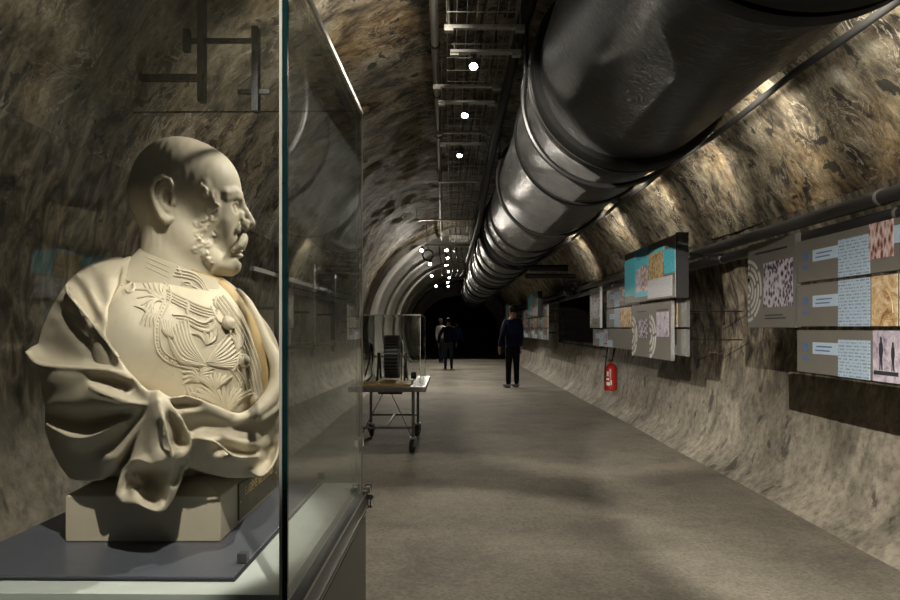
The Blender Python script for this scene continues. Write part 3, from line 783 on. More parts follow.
# ochre board, leaflets, glass cover, machine
t = thing('wooden_base_board', (-.68,8.0,TZ), 'ochre wooden board lying on the trolley under the glass cover', 'board')
MB().box((-.25,-.72,.001),(.27,.60,.022), .003).build('plank', M['yellow'], t)
t = thing('information_sheet', (-.345,8.0,TZ), 'glossy pale sheet lying on the right edge of the trolley top', 'sheet')
MB().box((-.045,-.70,.0005),(.075,.65,.004)).build('paper', M['panel_white'], t)
b = MB()
for i in range(7): b.box((-.03,-.6+.17*i,.0042),(.03+.02*(i%2),-.53+.17*i,.0048))
b.build('print', M['ink_blue'], t)
GX0, GX1, GY0, GY1, GZ1 = -.945, -.31, 7.32, 8.72, 1.432
t = thing('glass_cover', ((GX0+GX1)/2,(GY0+GY1)/2,TZ), 'clear glass cover over the model machine on the trolley', 'glass case'); OFF = Vector(t.location); th = .008
z0 = TZ+.0245
for nm, lo, hi in (('front_pane',(GX0,GY0,z0),(GX1,GY0+th,GZ1)),('back_pane',(GX0,GY1-th,z0),(GX1,GY1,GZ1)),('side_pane',(GX0,GY0+th,z0),(GX0+th,GY1-th,GZ1)),('side_pane',(GX1-th,GY0+th,z0),(GX1,GY1-th,GZ1)),('top_pane',(GX0,GY0,GZ1),(GX1,GY1,GZ1+th))):
    MB().box(lo, hi).build(nm, M['glass'], t, False, OFF)
b = MB()
for (x, y) in ((GX0,GY0),(GX1,GY0),(GX0,GY1),(GX1,GY1)): b.box((x-.002,y-.002,z0),(x+.002,y+.002,GZ1))
for y in (GY0,GY1): b.box((GX0,y-.003,GZ1+.001),(GX1,y+.003,GZ1+.009))
for x in (GX0,GX1): b.box((x-.003,GY0,GZ1+.001),(x+.003,GY1,GZ1+.009))
b.build('polished_edge', M['conduit'], t, False, OFF)
# machine: a black barrel-wheel sluice cleaner on an A-frame
MXc, MYc, MZc = -.655, 7.95, TZ+.0265
t = thing('model_machine', (MXc,MYc,MZc), 'black iron model machine with a tall slatted drum and side wheels under the glass cover', 'model')
MB().lathe([(0,-.075),(.22,-.075),(.235,-.06),(.235,.06),(.22,.075),(0,.075)], (.0,0,.255), (1,0,0), 36).build('drum', M['black'], t, True)
b = MB()
for j in range(36):
    a = 2*PI*j/36; c, s_ = math.cos(a), math.sin(a)
    b.bar((-.08,.238*c,.255+.238*s_), (.08,.238*c,.255+.238*s_), .012, .012, (0,c,s_))
b.build('drum_slats', M['steel'], t)
for x in (-.082,.082):
    b = MB()
    for j in range(24):
        a = 2*PI*j/24; b.lathe([(0,-.006),(.007,-.006),(.007,.006),(0,.006)], (x,.21*math.cos(a),.255+.21*math.sin(a)), (1,0,0), 8)
    b.build('rivets', M['chrome'], t)
for x in (-.15,.15):
    b = MB()
    b.bar((x,-.20,0), (x,-.04,.29), .022, .022); b.bar((x,.20,0), (x,.04,.29), .022, .022); b.box((x-.016,-.05,.24),(x+.016,.05,.30)); b.bar((x,-.15,.1), (x,.15,.1), .012, .012)
    b.build('frame', M['black'], t)
MB().cyl((-.27,0,.255),(.19,0,.255),.012,10).build('axle', M['chrome'], t, True)
b = MB(); b.tube([(-.24,.13*math.cos(a),.28+.13*math.sin(a)) for a in [2*PI*j/24 for j in range(24)]], .010, 8, closed=True)
for j in range(3): a = PI*j/3; b.cyl((-.24,-.13*math.cos(a),.28-.13*math.sin(a)),(-.24,.13*math.cos(a),.28+.13*math.sin(a)),.006,6)
b.build('hand_wheel', M['black'], t, True)
MB().tube([(-.24,-.12,.30),(-.22,-.10,.05),(-.25,-.28,.0)], .012, 8).build('crank_arm', M['steel_l'], t, True)
MB().lathe([(.012,.0),(.022,.06),(.018,.16),(.008,.2),(0,.2)], (.125,-.1,.26), (0,0,1), 12).build('oil_cup', M['chrome'], t, True)
b = MB(); b.bar((.12,-.21,.0),(.12,-.21,.30),.014,.014); b.bar((.19,-.21,.0),(.15,-.1,.30),.012,.012); b.bar((-.30,-.2,0),(-.22,-.06,.32),.014,.014)
b.build('stay_rods', M['steel'], t)
MB().lathe([(0,-.03),(.035,-.03),(.045,0),(.035,.03),(0,.03)], (.245,-.05,.045), (1,0,0), 16).build('small_roller', M['black'], t, True)

# ------------------------------------------------------------------ glass vitrine of the bust
FR = Vector((-.279,1.2,0)); BR = Vector((-.264,2.1,0)); yaw = math.atan2(BR.x-FR.x, BR.y-FR.y)
CW, CD, GB, GT = .693, .90, .838, 1.939      # width, depth, glass bottom, glass top
case = thing('glass_vitrine', (FR.x, FR.y, 0), 'tall museum vitrine with glass walls and dark metal plinth enclosing the portrait bust', 'display case', rz=-yaw)
# local frame: x from -CW (left) to 0 (right pane), y from 0 (front) to CD
g = .0085
for nm, lo, hi in (('front_pane',(-CW+g,0,GB-.03),(-g,g,GT)),('back_pane',(-CW+g,CD-g,GB-.03),(-g,CD,GT)),('left_pane',(-CW,0,GB-.03),(-CW+g,CD,GT)),('right_pane',(-g,.0095,GB-.03),(0,CD,GT)),('top_pane',(-CW,0,GT+.0005),(0,CD,GT+.009))):
    MB().box(lo, hi).build(nm, M['glass'], case)
# ground green edge of the right pane and metal corner seams
MB().box((-g,.0,GB-.03),(.0,.009,GT)).build('green_pane_edge', M['glass_edge'], case)
MB().box((-g-.005,-.002,GB-.03),(-g-.0005,.008,GT)).build('bright_corner_seam', M['conduit'], case)
MB().box((-.0035,CD-.0015,GB-.03),(.0015,CD+.0035,GT)).build('bright_corner_seam', M['conduit'], case)
MB().box((-.0035,0,GT-.0005),(.003,CD+.002,GT+.012)).build('top_rail', M['conduit'], case)
b = MB(); b.box((-CW,CD-.003,GT+.0095),(0,CD+.002,GT+.013)); b.build('top_rail', M['glass_edge'], case)
# plinth: ledge, rails, body
MB().box((-CW+.012,.012,GB-.045),(-.012,CD-.012,GB-.0), .001).build('frosted_ledge', M['ledge'], case)
b = MB()
b.box((-.0105,-.0,GB-.075),(.012,CD+.012,GB-.028)); b.box((-CW-.012,-.012,GB-.075),(.012,.0,GB-.008)); b.box((-CW-.012,.0,GB-.075),(-CW+.01,CD+.012,GB-.028)); b.box((-CW+.01,CD,GB-.075),(-.0105,CD+.012,GB-.028))
b.build('frame_rail', M['rail'], case)
b = MB()
b.box((.0125,-.012,GB-.034),(.0145,CD+.012,GB-.029)); b.box((.0125,-.012,GB-.078),(.016,CD+.012,GB-.072)); b.box((.0125,-.012,GB-.092),(.0145,CD+.012,GB-.088))
b.build('bright_trim', M['steel_l'], case)
MB().box((-CW-.008,-.008,.06),(.010,CD+.010,GB-.076), .002).build('plinth_body', M['case_body'], case)
MB().box((-CW+.03,.03,.0),(-.03,CD-.03,.06)).build('toe_base', M['panel_edge'], case)
MB().box((.0105,.02,.10),(.0125,CD-.02,GB-.10), .001).build('access_door', M['rail'], case)
# locks and keys
for i, yy in enumerate((CD-.035, CD+.012)):
    lk = MB(); lk.lathe([(0,-.004),(.009,-.004),(.0105,0),(.0105,.014),(.008,.017),(0,.017)], (.012 if i == 0 else .012,yy,GB-.02), (1,0,0), 16)
    lock = lk.build('lock', M['chrome'], case, True)
MB().box((.012,CD+.0,GB-.035),(.026,CD+.022,GB-.012), .003).build('lock_housing', M['steel_l'], case)
# board resting on the ledge, small blocks
DB = .007
t = thing('display_board', (FR.x,FR.y,0), 'blue grey raised board the bust stands on inside the vitrine', 'board', rz=-yaw)
MB().box((-CW+.012,.075,GB+.0008),(-.118,CD-.012,GB+.0008+DB), .0015).build('slab', M['board'], t)
MB().box((-CW+.012,.070,GB+.0008),(-.113,CD-.012,GB+.0035), .0008).build('lower_lip', M['panel_edge'], t)
BT = GB+.0008+DB
for (px_, py_, lab) in ((242,564,'small dark cube on the near right corner of the blue grey board'),(321,479,'small dark cube on the far right corner of the blue grey board')):
    dd = (CAMZ-BT)*700/(py_-328); xx = (px_-450)/700*dd
    t = thing('small_cube', (xx,dd+.009,BT+.0005), lab, 'block', 'small dark cubes on the display board', rz=-yaw)
    MB().box((-.0095,-.0095,0),(.0095,.0095,.019),.001).build('body', M['case_body'], t)
t = thing('key_ring', (-.247,2.13,.80), 'small bunch of keys hanging from the lock at the corner of the vitrine', 'keys')
MB().tube([(.0,.011*math.cos(a),.004+.011*math.sin(a)) for a in [2*PI*j/20 for j in range(20)]], .0011, 6, closed=True).build('ring', M['chrome'], t, True)
for k, dx in enumerate((-.003, .005)):
    b = MB(); b.lathe([(0,-.001),(.009,-.001),(.009,.001),(0,.001)], (dx,.001*k,-.014), (0,1,.2*k), 14); b.box((dx-.002,-.001,-.048),(dx+.002,.001,-.02)); b.box((dx-.002,-.001,-.046),(dx+.005,.001,-.040))
    b.build('key', M['steel'], t)
# ------------------------------------------------------------------ steel frames on the left wall, seen through the glass
t = thing('wall_rack', (-1.72,7.1,0), 'steel wall rack of slotted uprights and pale shelves on the left wall behind the vitrine', 'rack')
OFF = Vector(t.location)
for (y, mt) in ((7.1,'black'),(8.9,'conduit'),(10.5,'conduit')):
    b = MB(); b.box((-1.78,y-.03,.95),(-1.72,y+.06,2.12),.003); b.build('upright', M[mt], t, False, OFF)
    b = MB()
    for z in np.arange(1.02, 2.05, .09): b.box((-1.7195,y+.005,z),(-1.7185,y+.025,z+.05))
    b.build('slots', M['panel_edge'], t, False, OFF)
for z in (1.06, 1.83): MB().box((-1.775,6.2,z-.02),(-1.735,10.5,z+.02)).build('rail', M['conduit'], t, False, OFF)
for y in (7.1,8.9,10.5): MB().bar((-2.02,y,1.5),(-1.75,y,1.5),.03,.03).build('bracket', M['black'], t, False, OFF)
t = thing('steel_gantry', (-1.17,3.3,2.45), 'black welded steel frame hung on the left vault above the vitrine', 'frame')
OFF = Vector(t.location)
def pt(px_, py_, d=3.3): return (xs(px_,d), d, zs(py_,d))
MB().bar(pt(202,102), pt(202,-10), .05, .03).build('upright', M['void'], t, False, OFF)
MB().bar(pt(140,78), pt(206,78), .03, .03).build('crossbar', M['void'], t, False, OFF)
MB().bar(pt(187,41), pt(255,41), .02, .02).build('crossbar', M['void'], t, False, OFF)
MB().bar(pt(256,112), pt(256,28), .05, .03).build('upright', M['void'], t, False, OFF)
MB().bar(pt(187,30), pt(187,52), .03, .03).build('bracket', M['void'], t, False, OFF)
MB().bar(pt(238,92), pt(270,92), .02, .02).build('crossbar', M['void'], t, False, OFF)

# ------------------------------------------------------------------ people
def skin_figure(name, joints, edges, mat, parent, sub=1):
    me = bpy.data.meshes.new(name); me.from_pydata([j[0] for j in joints], edges, [])
    o = bpy.data.objects.new(name, me); COL.objects.link(o)
    bm = bmesh.new(); bm.from_mesh(me); lay = bm.verts.layers.skin.verify()
    bm.verts.ensure_lookup_table()
    for i, v in enumerate(bm.verts):
        r = joints[i][1]; v[lay].radius = r if isinstance(r, tuple) else (r, r); v[lay].use_root = (i == 0)
    bm.to_mesh(me); bm.free()
    o.modifiers.new('skin', 'SKIN').use_smooth_shade = True
    sm = o.modifiers.new('sub', 'SUBSURF'); sm.levels = sub; sm.render_levels = sub
    dg = bpy.context.evaluated_depsgraph_get(); ev = o.evaluated_get(dg)
    m2 = bpy.data.meshes.new_from_object(ev); bpy.data.objects.remove(o)
    m2.materials.clear(); m2.materials.append(mat); m2.polygons.foreach_set('use_smooth', [True]*len(m2.polygons))
    o = bpy.data.objects.new(name, m2); COL.objects.link(o); o.parent = parent
    return o
M['skin'] = plain('skin', (.16,.09,.06), .55, 0, .06)
M['navy'] = plain('dark_navy_cloth', (.006,.008,.024), .8, 0, .2, 20, spec=.08)
M['denim'] = plain('blue_grey_denim', (.030,.038,.055), .85, 0, .2, 25, spec=.08)
M['trouser'] = plain('black_trousers', (.004,.004,.005), .85, spec=.08)
M['hair'] = plain('dark_brown_hair', (.008,.005,.004), .6, spec=.08)
M['hair_grey'] = plain('grey_hair', (.12,.12,.12), .6)
M['shoe'] = plain('grey_shoe', (.10,.10,.10), .6)
M['shirt'] = plain('white_shirt', (.75,.75,.78), .7, 0, .05)
M['blue'] = plain('royal_blue_cloth', (.02,.05,.22), .8)
def person(loc, H, rz, label, top, legs, hair, stride=0.0, arms=((.06,.0),(.06,.0)), shoes='shoe', jacket=True, bulk=1.0, tilt=0):
    """figure facing local -Y, feet on z=0; all measures scale with H"""
    k = H/1.75
    t = thing('person', loc, label, 'person', rz=rz)
    def S(j): return [((x*k, y*k, z*k), tuple(a*k for a in r) if isinstance(r, tuple) else r*k) for (x, y, z), r in j]
    def foot(s_): return -stride if s_ > 0 else stride
    # body skin: head, neck, hands on one surface
    def arm(s_):
        a, fwd = arms[0 if s_ > 0 else 1]
        sh = (s_*.185, 0, 1.43); el = (s_*(.225+a), .02-fwd*.3, 1.13); wr = (s_*(.235+a*1.2), -fwd, .885)
        return sh, el, wr
    J = [((0,.0,.95),(.12,.09)), ((0,.0,1.15),(.115,.085)), ((0,.01,1.36),(.13,.09)), ((0,.005,1.47),(.055,.055)), ((0,-.005,1.54),(.052,.055)), ((0,-.012,1.60),(.066,.08)), ((0,-.01,1.67),(.076,.092)), ((0,.0,1.72),(.058,.07))]
    E = [(0,1),(1,2),(2,3),(3,4),(4,5),(5,6),(6,7)]
    for s_ in (1,-1):
        sh, el, wr = arm(s_); i = len(J)
        J += [(sh,.045),(el,.038),(wr,.026),((wr[0],wr[1]-.01,wr[2]-.07),(.036,.018)),((wr[0]-s_*.005,wr[1]-.02,wr[2]-.125),(.030,.012))]
        E += [(2,i),(i,i+1),(i+1,i+2),(i+2,i+3),(i+3,i+4)]
        for q in range(4):
            fx = wr[1]-.01+(q-1.5)*.020
            i2 = len(J); J += [((wr[0],fx-.012,wr[2]-.15),.0085),((wr[0]-s_*.01,fx-.016,wr[2]-.185+abs(q-1.4)*.008),.007)]; E += [(i+4,i2),(i2,i2+1)]
        i2 = len(J); J += [((wr[0],wr[1]-.045,wr[2]-.06),.011),((wr[0],wr[1]-.06,wr[2]-.10),.009)]; E += [(i+3,i2),(i2,i2+1)]
        hip = (s_*.09,0,.92); kn = (s_*.10,foot(s_)*.45-.03*(stride>0),.50); an = (s_*.105,foot(s_)+(.0),.09)
        i = len(J); J += [(hip,.085),(kn,.055),(an,.035)]; E += [(0,i),(i,i+1),(i+1,i+2)]
    J = [((x, y, z), r) for (x, y, z), r in J]
    body = skin_figure('body', S(J), E, M['skin'], t, 1)
    # face
    fb = MB(); fb.lathe([(0,-.0),(.014,.004),(.011,.02),(0,.045)], (0,-.098*k,1.60*k), (0,.25,1), 10)
    fb.build('nose', M['skin'], t, True)
    for s_ in (1,-1):
        MB().lathe([(0,-.012*k),(.010*k,-.008*k),(.012*k,0),(.010*k,.008*k),(0,.012*k)], (s_*.032*k,-.088*k,1.645*k), (0,1,0), 12).build('eye', M['ink'], t, True)
        MB().tube([(s_*.078*k,.0+.012*k*math.cos(a),1.63*k+.026*k*math.sin(a)) for a in [2*PI*j/12 for j in range(12)]], .007*k, 6, closed=True).build('ear', M['skin'], t, True)
    MB().bar((-.025*k,-.098*k,1.578*k), (.025*k,-.098*k,1.578*k), .012*k, .007*k).build('mouth', M['red'], t)
    # hair cap
    bm = bmesh.new(); bmesh.ops.create_icosphere(bm, subdivisions=3, radius=1)
    for v in bm.verts: v.co = Vector((v.co.x*.086*k, v.co.y*.106*k+.006*k, v.co.z*.092*k+1.672*k))*1.0
    dl = [v for v in bm.verts if v.co.y < -.035*k and v.co.z < 1.70*k or v.co.z < 1.60*k]
    bmesh.ops.delete(bm, geom=dl, context='VERTS')
    for v in bm.verts: v.co += Vector((noise.noise(v.co*30), noise.noise(v.co*31), noise.noise(v.co*29)))*.004
    me = bpy.data.meshes.new('hair'); bm.to_mesh(me); bm.free(); me.materials.append(M[hair]); me.polygons.foreach_set('use_smooth', [True]*len(me.polygons))
    o = bpy.data.objects.new('hair', me); COL.objects.link(o); o.parent = t
    so = o.modifiers.new('thick', 'SOLIDIFY'); so.thickness = .008
    # clothes
    hem = .80 if jacket else .93; f = bulk
    J = [((0,.0,1.20),(.165*f,.125)), ((0,.0,1.02),(.165*f,.125)), ((0,.0,hem),(.175*f,.13)), ((0,.008,1.34),(.165*f,.12)), ((0,.01,1.43),(.12,.09)), ((0,.008,1.49),(.064,.064))]
    E = [(0,1),(1,2),(0,3),(3,4),(4,5)]
    for s_ in (1,-1):
        sh, el, wr = arm(s_); i = len(J)
        J += [((s_*.175,.005,1.41),(.072*f,.072)),((el[0],el[1],el[2]),.057*f),((wr[0],wr[1],wr[2]+.02),.045*f),((wr[0],wr[1],wr[2]-.015),.046*f)]
        E += [(3,i),(i,i+1),(i+1,i+2),(i+2,i+3)]
    skin_figure('jacket' if jacket else 'shirt', S(J), E, M[top], t, 1)
    J = [((0,0,.99),(.15,.115)), ((0,0,.90),(.15,.118))]; E = [(0,1)]
    for s_ in (1,-1):
        i = len(J)
        J += [((s_*.085,foot(s_)*.12,.80),(.095,.10)),((s_*.10,foot(s_)*.45-.03*(stride>0),.50),.072),((s_*.105,foot(s_)*.8,.25),.060),((s_*.105,foot(s_),.055),.058)]
        E += [(1,i),(i,i+1),(i+1,i+2),(i+2,i+3)]
    skin_figure('trousers', S(J), E, M[legs], t, 1)
    for s_ in (1,-1):
        bm = bmesh.new(); bmesh.ops.create_icosphere(bm, subdivisions=3, radius=1)
        for v in bm.verts:
            y = v.co.y; v.co = Vector((s_*.108+v.co.x*.048*(1-.1*abs(y)), foot(s_)-.055+y*.142, max(.0, .045+v.co.z*(.050-(.018 if y < 0 else 0)*abs(y)))))*k
        me = bpy.data.meshes.new('shoe'); bm.to_mesh(me); bm.free(); me.materials.append(M[shoes]); me.polygons.foreach_set('use_smooth', [True]*len(me.polygons))
        o = bpy.data.objects.new('shoe', me); COL.objects.link(o); o.parent = t
    return t
def at_floor(px_, feet): d = CAMZ*700/(feet-328); return ((px_-450)/700*d, d, 0)
person(at_floor(512.5,387.5), 1.79, math.radians(-150+180+180), 'man in dark jacket and black trousers standing alone, back turned, beside the right panels', 'navy', 'trouser', 'hair', 0.0, ((.02,.10),(.0,.05)), 'shoe', True, 1.1)
person(at_floor(448.5,368.5), 1.62, PI, 'person in a loose navy coat and denim walking away, in front of another visitor', 'navy', 'denim', 'hair', .10, ((.09,.05),(.03,.0)), 'trouser', True, 1.15)
person(at_floor(441,362.5), 1.66, PI*.75, 'person in a white top mostly hidden behind the one in navy', 'shirt', 'denim', 'hair_grey', .06, ((.02,.05),(.02,.05)), 'shoe', False, 1.0)
person(at_floor(457,357.8), 1.60, PI, 'dim figure in royal blue standing in the dark arch, farthest of the visitors', 'blue', 'trouser', 'hair', .0, ((.02,.05),(.02,.05)), 'shoe', True, 1.2)
# ------------------------------------------------------------------ sculpting kit: implicit volumes -> surface nets
class Vol:
    def __init__(s, lo, hi, h):
        s.lo = np.array(lo, float); s.h = h; s.n = np.ceil((np.array(hi)-s.lo)/h).astype(int)+1
        s.F = np.full(tuple(s.n), 1e3*h, np.float32)
        s.ax = [(s.lo[i]+h*np.arange(s.n[i])).astype(np.float32) for i in range(3)]
    def _sl(s, lo, hi):
        a = np.clip(np.floor((np.array(lo)-s.lo)/s.h).astype(int), 0, s.n-1); b = np.clip(np.ceil((np.array(hi)-s.lo)/s.h).astype(int)+1, 1, s.n)
        return tuple(slice(int(x), int(max(y, x+1))) for x, y in zip(a, b))
    def _grid(s, sl): return s.ax[0][sl[0]][:,None,None], s.ax[1][sl[1]][None,:,None], s.ax[2][sl[2]][None,None,:]
    def _mix(s, sl, d, k, sub):
        A = s.F[sl]
        if k <= 0: s.F[sl] = np.maximum(A, -d) if sub else np.minimum(A, d); return
        if sub:
            h = np.clip(.5-.5*(A+d)/k, 0, 1); s.F[sl] = A*(1-h)+(-d)*h+k*h*(1-h)
        else:
            h = np.clip(.5+.5*(A-d)/k, 0, 1); s.F[sl] = A*(1-h)+d*h-k*h*(1-h)
    def ell(s, c, r, k=0, rot=None, sub=False):
        c = np.array(c, float); r = np.array(r, float); R = float(max(r))+k+4*s.h
        sl = s._sl(c-R, c+R); X, Y, Z = s._grid(sl); x, y, z = X-c[0], Y-c[1], Z-c[2]
        if rot is not None:
            m = np.array(rot.transposed()) if hasattr(rot, 'transposed') else rot
            x, y, z = (m[0][0]*x+m[0][1]*y+m[0][2]*z, m[1][0]*x+m[1][1]*y+m[1][2]*z, m[2][0]*x+m[2][1]*y+m[2][2]*z)
        k0 = np.sqrt((x/r[0])**2+(y/r[1])**2+(z/r[2])**2)+1e-9; k1 = np.sqrt((x/r[0]**2)**2+(y/r[1]**2)**2+(z/r[2]**2)**2)+1e-9
        s._mix(sl, (k0*(k0-1)/k1).astype(np.float32), k, sub)
    def chain(s, pts, rs, k=0, sub=False, flat=None, f=1.0):
        """tapering capsules through pts; flat = unit normal in which the section is f times thinner"""
        P_ = np.array(pts, float); n = len(P_); rs = [rs]*n if isinstance(rs, (int, float)) else list(rs)
        R = max(rs)+k+4*s.h; sl = s._sl(P_.min(0)-R, P_.max(0)+R); X, Y, Z = s._grid(sl); D = None
        for i in range(n-1):
            a, b = P_[i], P_[i+1]; ab = b-a; L2 = float(ab@ab)+1e-12
            x, y, z = X-a[0], Y-a[1], Z-a[2]
            t = np.clip((x*ab[0]+y*ab[1]+z*ab[2])/L2, 0, 1)
            x = x-t*ab[0]; y = y-t*ab[1]; z = z-t*ab[2]
            if flat is not None:
                q = (x*flat[0]+y*flat[1]+z*flat[2])*(f-1); x = x+q*flat[0]; y = y+q*flat[1]; z = z+q*flat[2]
            d = np.sqrt(x*x+y*y+z*z)
            if flat is not None:
                rr = rs[i]+(rs[i+1]-rs[i])*t; d = (d-rr)/(1+(f-1)*.5)
            else: d = d-(rs[i]+(rs[i+1]-rs[i])*t)
            D = d if D is None else np.minimum(D, d)
        s._mix(sl, D.astype(np.float32), k, sub)
    def mesh(s):
        F = s.F; S = F < 0; n = F.shape
        cells = np.zeros((n[0]-1, n[1]-1, n[2]-1), np.uint8)
        for i in (0,1):
            for j in (0,1):
                for k in (0,1): cells += S[i:n[0]-1+i, j:n[1]-1+j, k:n[2]-1+k]
        act = (cells > 0) & (cells < 8); idx = np.full(act.shape, -1, np.int64); C = np.argwhere(act); idx[act] = np.arange(len(C))
        acc = np.zeros((len(C), 3)); cnt = np.zeros(len(C))
        cor = [(i,j,k) for i in (0,1) for j in (0,1) for k in (0,1)]
        for a in cor:
            for ax in range(3):
                if a[ax]: continue
                b = list(a); b[ax] = 1
                fa = F[C[:,0]+a[0], C[:,1]+a[1], C[:,2]+a[2]]; fb = F[C[:,0]+b[0], C[:,1]+b[1], C[:,2]+b[2]]
                m = (fa < 0) != (fb < 0); t = np.where(m, fa/(fa-fb+1e-20), 0)
                p = np.repeat(np.array(a, float)[None], len(C), 0); p[:, ax] += t
                acc[m] += p[m]; cnt[m] += 1
        V = (C+acc/np.maximum(cnt, 1)[:,None])*s.h+s.lo
        Q_ = []
        for ax in range(3):
            o1, o2 = [(1,2),(2,0),(0,1)][ax]
            sl0 = [slice(None)]*3; sl1 = [slice(None)]*3; sl0[ax] = slice(0,-1); sl1[ax] = slice(1,None)
            a, b = S[tuple(sl0)], S[tuple(sl1)]
            E = np.argwhere(a != b); ok = (E[:,o1] > 0) & (E[:,o2] > 0) & (E[:,o1] < n[o1]-1) & (E[:,o2] < n[o2]-1); E = E[ok]
            flip = b[E[:,0],E[:,1],E[:,2]]
            def at(d1, d2):
                G = E.copy(); G[:,o1] += d1; G[:,o2] += d2; return idx[G[:,0],G[:,1],G[:,2]]
            q = np.stack([at(-1,-1), at(0,-1), at(0,0), at(-1,0)], 1); q[flip] = q[flip][:, ::-1]; Q_.append(q)
        return V, np.concatenate(Q_)
def relax(V, Fc, it=1, lam=.5):
    e = np.concatenate([Fc[:,[0,1]], Fc[:,[1,2]], Fc[:,[2,3]], Fc[:,[3,0]]]); e = np.concatenate([e, e[:,::-1]])
    deg = np.bincount(e[:,0], minlength=len(V))
    for _ in range(it):
        S = np.stack([np.bincount(e[:,0], V[e[:,1],i], len(V)) for i in range(3)], 1)
        V = V+lam*(S/np.maximum(deg,1)[:,None]-V)
    return V
def np_mesh(name, V, Fc, mat, parent, off):
    me = bpy.data.meshes.new(name); V = V-np.array(off)
    me.vertices.add(len(V)); me.vertices.foreach_set('co', V.astype(np.float32).ravel())
    me.loops.add(len(Fc)*4); me.loops.foreach_set('vertex_index', Fc.astype(np.int32).ravel())
    me.polygons.add(len(Fc)); me.polygons.foreach_set('loop_start', np.arange(0, len(Fc)*4, 4, dtype=np.int32))
    me.polygons.foreach_set('loop_total', np.full(len(Fc), 4, np.int32)) if hasattr(me.polygons[0], 'loop_total') else None
    me.update(calc_edges=True); me.validate(); me.materials.append(mat); me.polygons.foreach_set('use_smooth', [True]*len(me.polygons))
    o = bpy.data.objects.new(name, me); COL.objects.link(o); o.parent = parent; return o
def make_bvh(V, Fc): return BVHTree.FromPolygons([tuple(v) for v in V], [tuple(int(i) for i in f) for f in Fc])
def spline(pts, n=6):
    """Catmull-Rom through pts (any dimension)"""
    P_ = [np.array(p, float) for p in pts]; P_ = [2*P_[0]-P_[1]]+P_+[2*P_[-1]-P_[-2]]; out = []
    for i in range(1, len(P_)-2):
        for j in range(n):
            t = j/n; out.append(.5*((2*P_[i])+(-P_[i-1]+P_[i+1])*t+(2*P_[i-1]-5*P_[i]+4*P_[i+1]-P_[i+2])*t*t+(-P_[i-1]+3*P_[i]-3*P_[i+1]+P_[i+2])*t**3))
    out.append(P_[-2]); return out

M['plaster'] = None
def plaster_mat(name, base):
    m, nt, b = new_mat(name)
    v = coords(nt); a = noise_n(nt, v, 5, 5, .6, .3); f = noise_n(nt, v, 55, 6, .7)
    c = ramp(nt, a, [(.3, tuple(x*.90 for x in base)), (.55, base), (.75, tuple(min(1,x*1.05) for x in base))])
    c = mixc(nt, .5, c, ramp(nt, f, [(.28, .82), (.45, 1.0)]), 'MULTIPLY')
    L(nt, c, b.inputs['Base Color']); b.inputs['Roughness'].default_value = .52; b.inputs['Specular IOR Level'].default_value = .35
    b.inputs['Subsurface Weight'].default_value = .0
    bump(nt, b, f, .12, .002); return m
M['plaster'] = plaster_mat('ivory_plaster', (.60,.545,.43))
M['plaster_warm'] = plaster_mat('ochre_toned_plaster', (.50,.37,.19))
M['brass'] = plain('tarnished_brass_plate', (.13,.115,.07), .45, .6, .25, 25)
M['gold'] = plain('engraved_gold_paint', (.70,.56,.25), .35, .6, .1, 40)

S0 = 437.5
def Q(u, v, w):
    d = 1.60+w/S0; return ((u-450)/700*d, d, CAMZ+(328-v)/700*d)
def Qr(r, w): return r/S0*((1.60+w/S0)/1.6)
BASE = Vector((-.65, 1.70, BT+.0006))
bust = thing('portrait_bust', BASE, 'ivory plaster bust of a moustached man in embroidered coat and knotted cloak', 'bust')

# ---------------------------------------------------------------- head, built in its own frame (units: 1/437.5 m)
def Hd(u, v, lat): return ((u-187)/1.05, lat, 200-v)
hv = Vol((-58,-52,-104), (70,0.9,66), .9)      # near half only; mirrored afterwards
def he(u, v, lat, ru, rv, rl, k=6, sub=False, rot=None): hv.ell(Hd(u,v,lat), (ru/1.05, rl, rv), k, sub=sub, rot=rot)
def hc(pts, rs, k=2, sub=False): hv.chain([Hd(*p) for p in pts], rs, k, sub)
he(182,187,0, 50,49,40, 0)
he(172,200,0, 40,36,36, 10)
he(206,190,0, 36,41,33, 10)
he(212,214,0, 28,34,28, 10)
he(214,222,-17, 17,19,12, 8)
hc([(178,222,-25),(192,246,-24),(212,262,-14),(228,264,0)], [13,13,12,11], 10)
he(231,263,0, 10.5,10.5,11, 5)
he(226,240,0, 14,14,16, 8)
he(205,245,0, 26,24,22, 8)
hc([(176,215,0),(176,250,0),(180,300,0)], [32,32,38], 10)          # neck
hc([(205,228,-26),(222,222,-22)], [5,4], 6)
# brow, sockets, eyes
hc([(238,197,0),(239,194.5,-8),(235,193,-17),(226,196,-26)], [4,4.2,4,3], 5)
he(240.5,207,-16, 8.5,6.4,9, 4, True)
he(229.2,207,-12.6, 7.2,7.2,7.5, 1.0)
hc([(235.8,206,-7.5),(237.0,203.0,-11.5),(235.6,202.6,-16.5),(229.5,207.5,-21.5)], [1.3,1.9,1.8,1.1], 1.0)
hc([(236.0,208,-8),(236.2,211.0,-12.5),(233.8,211.3,-16.5),(229.5,208.5,-21)], [1.0,1.2,1.2,.8], 1.4)
hc([(240.5,199.5,-5),(240.2,197.6,-12),(235.5,197.4,-19),(227,202,-26)], [2.2,2.6,2.4,1.6], 2.5)
